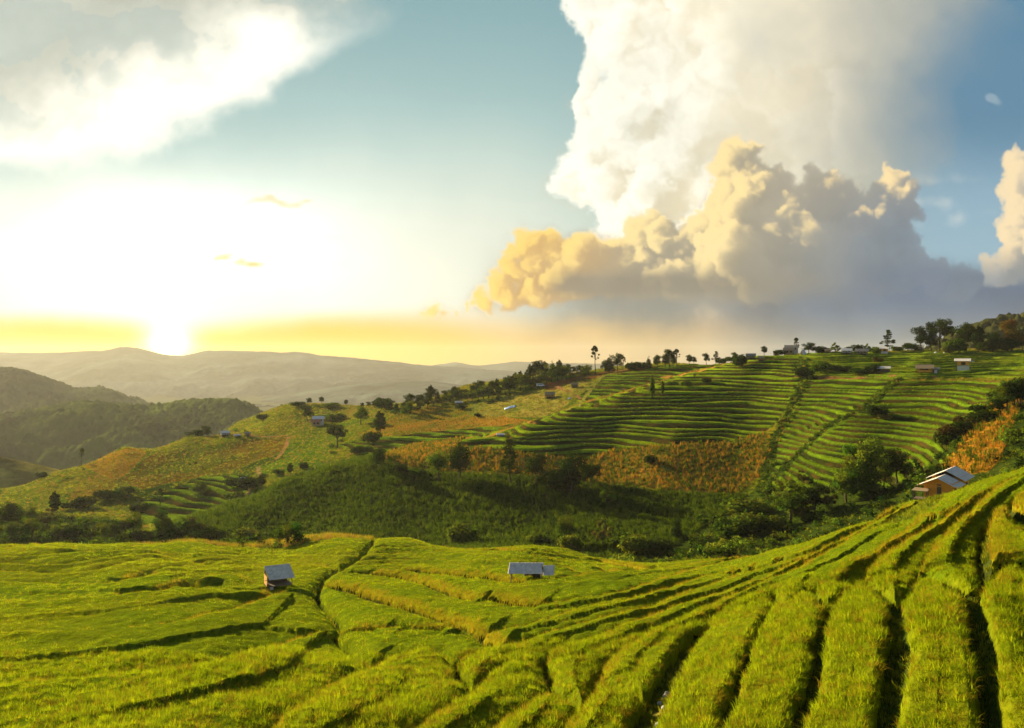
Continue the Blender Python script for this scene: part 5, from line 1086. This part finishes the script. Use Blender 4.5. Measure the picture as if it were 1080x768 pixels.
# ---- field hut, left of centre: tilted tin sheet over a small raised stand
def field_hut():
    x, y = hit(296, 619, 60, 150); z = zat(x, y)
    root = empty('field_hut', (x, y, z+.45), math.radians(26), (.92, .92, .88)); tag(root, 'small field hut with one steep grey tin roof sheet, in the rice on the left', 'hut')
    m = MB(); m.wave((-1.75, -1.05, 1.75), (3.6, .0, 0), (-.45, 1.75, 1.75), 20, .018, .02, .03, 3); m.build('roof_sheet', M_TIN, root)
    m = MB(); m.wave((1.3, 2.1, 2.2), (-3.4, 0, 0), (.1, -1.35, 1.28), 16, .018, .02, .02, 4); m.build('roof_sheet', M_TIN, root)
    m = MB(); m.box(-2.2, 1.5, .72, .80, 3.40, 3.47); m.build('ridge_pole', M_OLDW, root)
    posts(root, [(-1.75, -.75), (1.45, -.75), (-1.95, 1.7), (1.2, 1.7)], -.6, lambda a, b: 1.9 if b < 0 else 2.45, .055)
    posts(root, [(-2.0, .76), (1.3, .76)], -.6, 3.4, .05)
    m = MB(); m.box(-1.9, 1.5, -.7, 1.65, .62, .72); m.build('platform', M_OLDW, root)
    m = MB(); m.box(-2.05, -1.99, -.55, 1.6, .725, 2.1); m.build('side_boards', M_WOOD, root)
    m = MB(); m.box(-1.6, 1.2, 1.5, 1.56, .725, 1.6); m.build('back_boards', M_OLDW, root)
    m = MB(); m.box(-1.62, -1.15, -.76, -.70, .0, .62); m.build('door', M_PLAST, root)
    m = MB(); m.box(-2.4, -1.4, -.98, -.92, 1.72, 1.79); m.build('eave_beam', M_OLDW, root)
field_hut()
def low_hut():
    x, y = hit(557, 608, 60, 150); z = zat(x, y)
    root = empty('field_hut', (x, y, z+.0), math.radians(4)); tag(root, 'low field shelter of two grey tin sheets, sunk in the rice at the centre', 'hut')
    m = MB(); m.wave((-2.65, -.9, 1.15), (4.3, -.35, .0), (.35, 1.6, 1.0), 24, .02, .02, .03, 5); m.build('roof_sheet', M_TIN, root)
    m = MB(); m.wave((1.72, -1.25, .95), (1.45, .25, -.05), (.25, 1.4, .9), 8, .02, .02, .02, 6); m.build('roof_sheet', M_TIN, root)
    posts(root, [(-2.2, -.5), (.3, -.75), (1.5, -.8), (-2.0, .7), (1.8, .7), (2.6, -.6)], -.6, lambda a, b: 1.1 if b < 0 else 1.75, .05)
    m = MB(); m.box(-.5, 1.5, -.3, .6, .1, .9); m.build('stand', M_DARK, root)
    m = MB(); m.box(1.72, 1.82, -.7, .55, .9, 1.9); m.build('end_board', M_DARK, root)
low_hut()
def wooden_house():
    """orange boarded house with a two-step grey roof behind the rice skyline"""
    Y = 108.; X = (994-CX)/F*Y; z0 = (CY-526)/F*Y
    root = empty('wooden_house', (X, Y, z0), math.radians(50)); tag(root, 'orange boarded house with a stepped pale grey roof behind the rice skyline', 'house')
    L1, W1 = 4.2, 4.0
    # local x: along the ridge away to the right, y: towards the back
    m = MB(); m.box(-2.4, 2.2, -1.75, 1.75, -.3, 2.35); wl = m.build('wall', M_WOOD, root)
    m = MB(); m.box(-2.46, -2.404, -.35, .15, .1, 2.2); m.build('door', M_OLDW, wl)
    m = MB(); m.box(-2.5, 7.6, -1.85, 1.85, -1.4, -.304); m.build('plinth', M_PLAST, root)
    m = MB(); m.box(2.204, 7.4, -1.75, 1.75, -.3, 2.75); w2 = m.build('wall', M_WOOD, root)
    for a in (.2, 3.2, 5.4): m = MB(); m.box(a, a+1.0, -1.81, -1.754, .7, 1.7); m.build('window', M_DARK, w2 if a > 2 else wl)
    # gable ends
    m = MB(); m.poly([(-2.4, -1.75, 2.352), (-2.4, 1.75, 2.352), (-2.4, 0, 3.05)], .05); m.build('gable', M_WOOD, root)
    m = MB(); m.poly([(7.35, -1.75, 2.752), (7.35, 1.75, 2.752), (7.35, 0, 3.55)], .05); m.build('gable', M_WOOD, root)
    for x0, x1, ze, zr in ((-3.1, 2.1, 2.2, 3.12), (1.75, 8.1, 2.62, 3.62)):
        for sgn in (-1, 1):
            m = MB(); m.wave((x0 if sgn < 0 else x1, sgn*2.45, ze-.25), ((x1-x0)*(1 if sgn < 0 else -1), 0, 0), (0, -sgn*2.45, zr-ze+.25), 22, .018, .03, 0, 9); m.build('roof_panel', M_TINL, root)
    m = MB(); m.box(-3.16, -3.105, -2.4, 2.4, 2.02, 2.12); m.build('barge_board', M_WOOD, root)
    # side porch with posts and a small platform
    m = MB(); m.box(-4.4, -2.52, .9, 2.7, .25, .35); m.build('porch_floor', M_OLDW, root)
    m = MB(); m.poly([(-4.4, 0.9, 1.35), (-2.45, .9, 1.5), (-2.45, 2.8, 1.5), (-4.4, 2.8, 1.35)], .06); m.build('porch_roof', M_THATCH, root)
    posts(root, [(-4.3, 1.0), (-4.3, 2.6), (-3.4, 2.6), (-3.4, 1.0)], -1.6, 1.33, .06)
wooden_house()
R = math.radians
house(978, 394, 24, 'thatch', 'thatched orange hut with a grey lean-to and pale door, on the right terraces', y0=260)
house(1016, 391, 20, 'stilt', 'two-storey stilt hut with a pale tin roof and orange upper wall', y0=260)
house(932, 393, 15, 'shelter', 'open grey shelter with a low tin roof, left of the thatched orange hut', y0=270)
house(528, 461, 9, 'shelter', 'tiny open shelter at the left tip of the terraced spur', y0=280)
house(484, 427, 9, 'shelter', 'small pale-roofed hut beside the lower end of the wood', y0=380)
house(487, 419, 6, 'village', 'tiny grey hut tucked under the trees of the wood', y0=420)
house(580, 420, 14, 'village_red', 'thatched brown hut among bare earth below the wood', y0=380)
house(606, 409, 10, 'village_thatch', 'small upright straw-coloured hut beside the red earth strip', y0=380)
house(237, 460, 12, 'village_white', 'longest white-roofed hut on the left hill ridge', y0=400, rz=.3)
house(250, 461, 7, 'shelter', 'small open hut right of the long white-roofed one on the left ridge', y0=400)
house(261, 460, 8, 'village', 'dark low hut at the right end of the left ridge huts', y0=400)
house(335, 449, 16, 'double_red', 'red-and-white house with stepped roofs on the left knoll', 'house', y0=420)
house(803, 381, 9, 'village_red', 'brown thatched hut at the upper end of the orange track', y0=380)
house(792, 379, 13, 'village', 'wide grey-roofed hut at the left end of the village', y0=390)
house(819, 373, 9, 'village_red', 'small orange hut left of the double-roofed village house', y0=390)
house(834, 374, 19, 'double', 'large double-roofed house in the hilltop village', 'house', y0=380)
house(864, 372, 11, 'village', 'grey-roofed village house behind the orange cabin', 'house', y0=400)
house(873, 373, 8, 'village_red', 'small bright orange cabin in the middle of the village', y0=390)
house(893, 374, 14, 'village_white', 'two-level pale-roofed village house left of the brown-roofed one', 'house', y0=380)
house(909, 375, 16, 'village', 'long brown-walled village house on posts', 'house', y0=380)
house(933, 374, 12, 'stilt', 'tall village stilt house under the ragged tree', 'house', y0=380)
house(950, 370, 8, 'village', 'small dark flat house right of the village stilt house', y0=390)
house(968, 370, 14, 'village_white', 'white-roofed shed beside the round dark tree', 'shed', y0=380)
# sheets, a tent, a parked van
def sheet(px, py, w, h, mat, label, cat='tarpaulin', y0=380, name='tarpaulin'):
    x, y = hit(px, py, y0); z = zat(x, y, ZB); a = w*y/F; d = a*.8; rng_ = np.random.default_rng(int(px)); n = 9
    u, v = np.meshgrid(np.linspace(-.5, .5, n), np.linspace(-.5, .5, n)); zz_ = h*y/F*np.exp(-((u/.3)**2+(v/.3)**2))+.12+.12*rng_.random(u.shape)
    gx_ = x+u*a; gy_ = y+v*d; zz_ = zz_+np.array([[zat(p, q, ZB) for p, q in zip(r1, r2)] for r1, r2 in zip(gx_, gy_)])
    o = mesh_grid(name, gx_, gy_, zz_, None, None, mat, 'thing'); md = o.modifiers.new('thickness', 'SOLIDIFY'); md.thickness = .04
    tag(o, label, cat)
sheet(538, 430, 12, 1.2, M_BLUE, 'blue tarpaulin spread flat on the yellow meadow')
sheet(601, 421, 5, 1.5, M_BLUE, 'small blue heap on bare earth below the straw-coloured hut')
sheet(987, 373, 6, 1.8, M_WHITE, 'small white sheet left of the wider one below the big trees')
sheet(998, 373, 10, 2., M_WHITE, 'wider white sheet on the grass below the big trees')
def tent(px, py, w, h, label, y0):
    x, y = hit(px, py, y0); z = zat(x, y, ZB); a = w*y/F; hh = h*y/F; root = empty('tent', (x, y, z), .5); tag(root, label, 'tent')
    m = MB(); m.poly([(-a*.5, -a*.5, 0), (a*.5, -a*.5, 0), (a*.5, 0, hh), (-a*.5, 0, hh)], .04); m.poly([(a*.5, a*.5, 0), (-a*.5, a*.5, 0), (-a*.5, 0, hh-.03), (a*.5, 0, hh-.03)], .04); m.build('canvas', M_WHITE, root)
    posts(root, [(-a*.45, 0), (a*.45, 0)], 0, hh-.06, .04)
tent(256, 512, 6, 9, 'white canvas tent among dark bushes on the lower left hill', 300)
tent(847, 374, 5, 4.5, 'white pointed tent on the grass below the double-roofed house', 380)
def van():
    x, y = hit(570, 408, 400); z = zat(x, y, ZB); root = empty('van', (x, y, z+.02), .1); tag(root, 'white van parked at the edge of the wood above the thatched brown hut', 'van')
    prof = [(-2.3, .45), (2.25, .45), (2.3, 1.0), (1.75, 1.15), (1.3, 1.85), (-2.15, 1.9), (-2.3, 1.5)]
    m = MB(); m.poly([(a, -.85, b) for a, b in prof], -1.7); m.build('body', M_WHITE, root)
    m = MB(); m.box(-1.9, 1.2, -.87, -.853, 1.25, 1.7); m.build('side_window', M_DARK, root)
    for a in (-1.4, 1.4):
        for s in (-.8, .8):
            m = MB()
            bmesh.ops.create_cone(m.bm, cap_ends=True, segments=14, radius1=.36, radius2=.36, depth=.22, matrix=Matrix.Translation((a, s, .36)) @ Matrix.Rotation(R(90), 4, 'X')); m.build('wheel', M_DARK, root)
van()
# stones in the weedy gully
for i, (px, py, s, l) in enumerate([(697, 713, .2, 'grey angular stone on the left of the weedy gully between the rice strips'), (703, 708, .24, 'pale upright stone highest in the weedy gully'), (700, 718, .16, 'flat brownish stone below the pale upright one in the gully'), (695, 733, .2, 'bluish-grey stone lowest in the weedy gully')]):
    x, y = hit(px, py+6, 20, 80); z = zat(x, y); m = MB(); bmesh.ops.create_icosphere(m.bm, subdivisions=2, radius=s); rr = random.Random(i)
    for v in m.bm.verts: v.co = Vector((v.co.x*1.1, v.co.y*.8, v.co.z*(1.2 if i == 1 else .8)))*rr.uniform(.8, 1.12)
    o = m.build('stone', M_STONE, None); o.location = (x, y, z+s*.55); o.rotation_euler = (rr.random(), rr.random(), rr.random()); tag(o, l, 'stone', 'stones in the weedy gully')
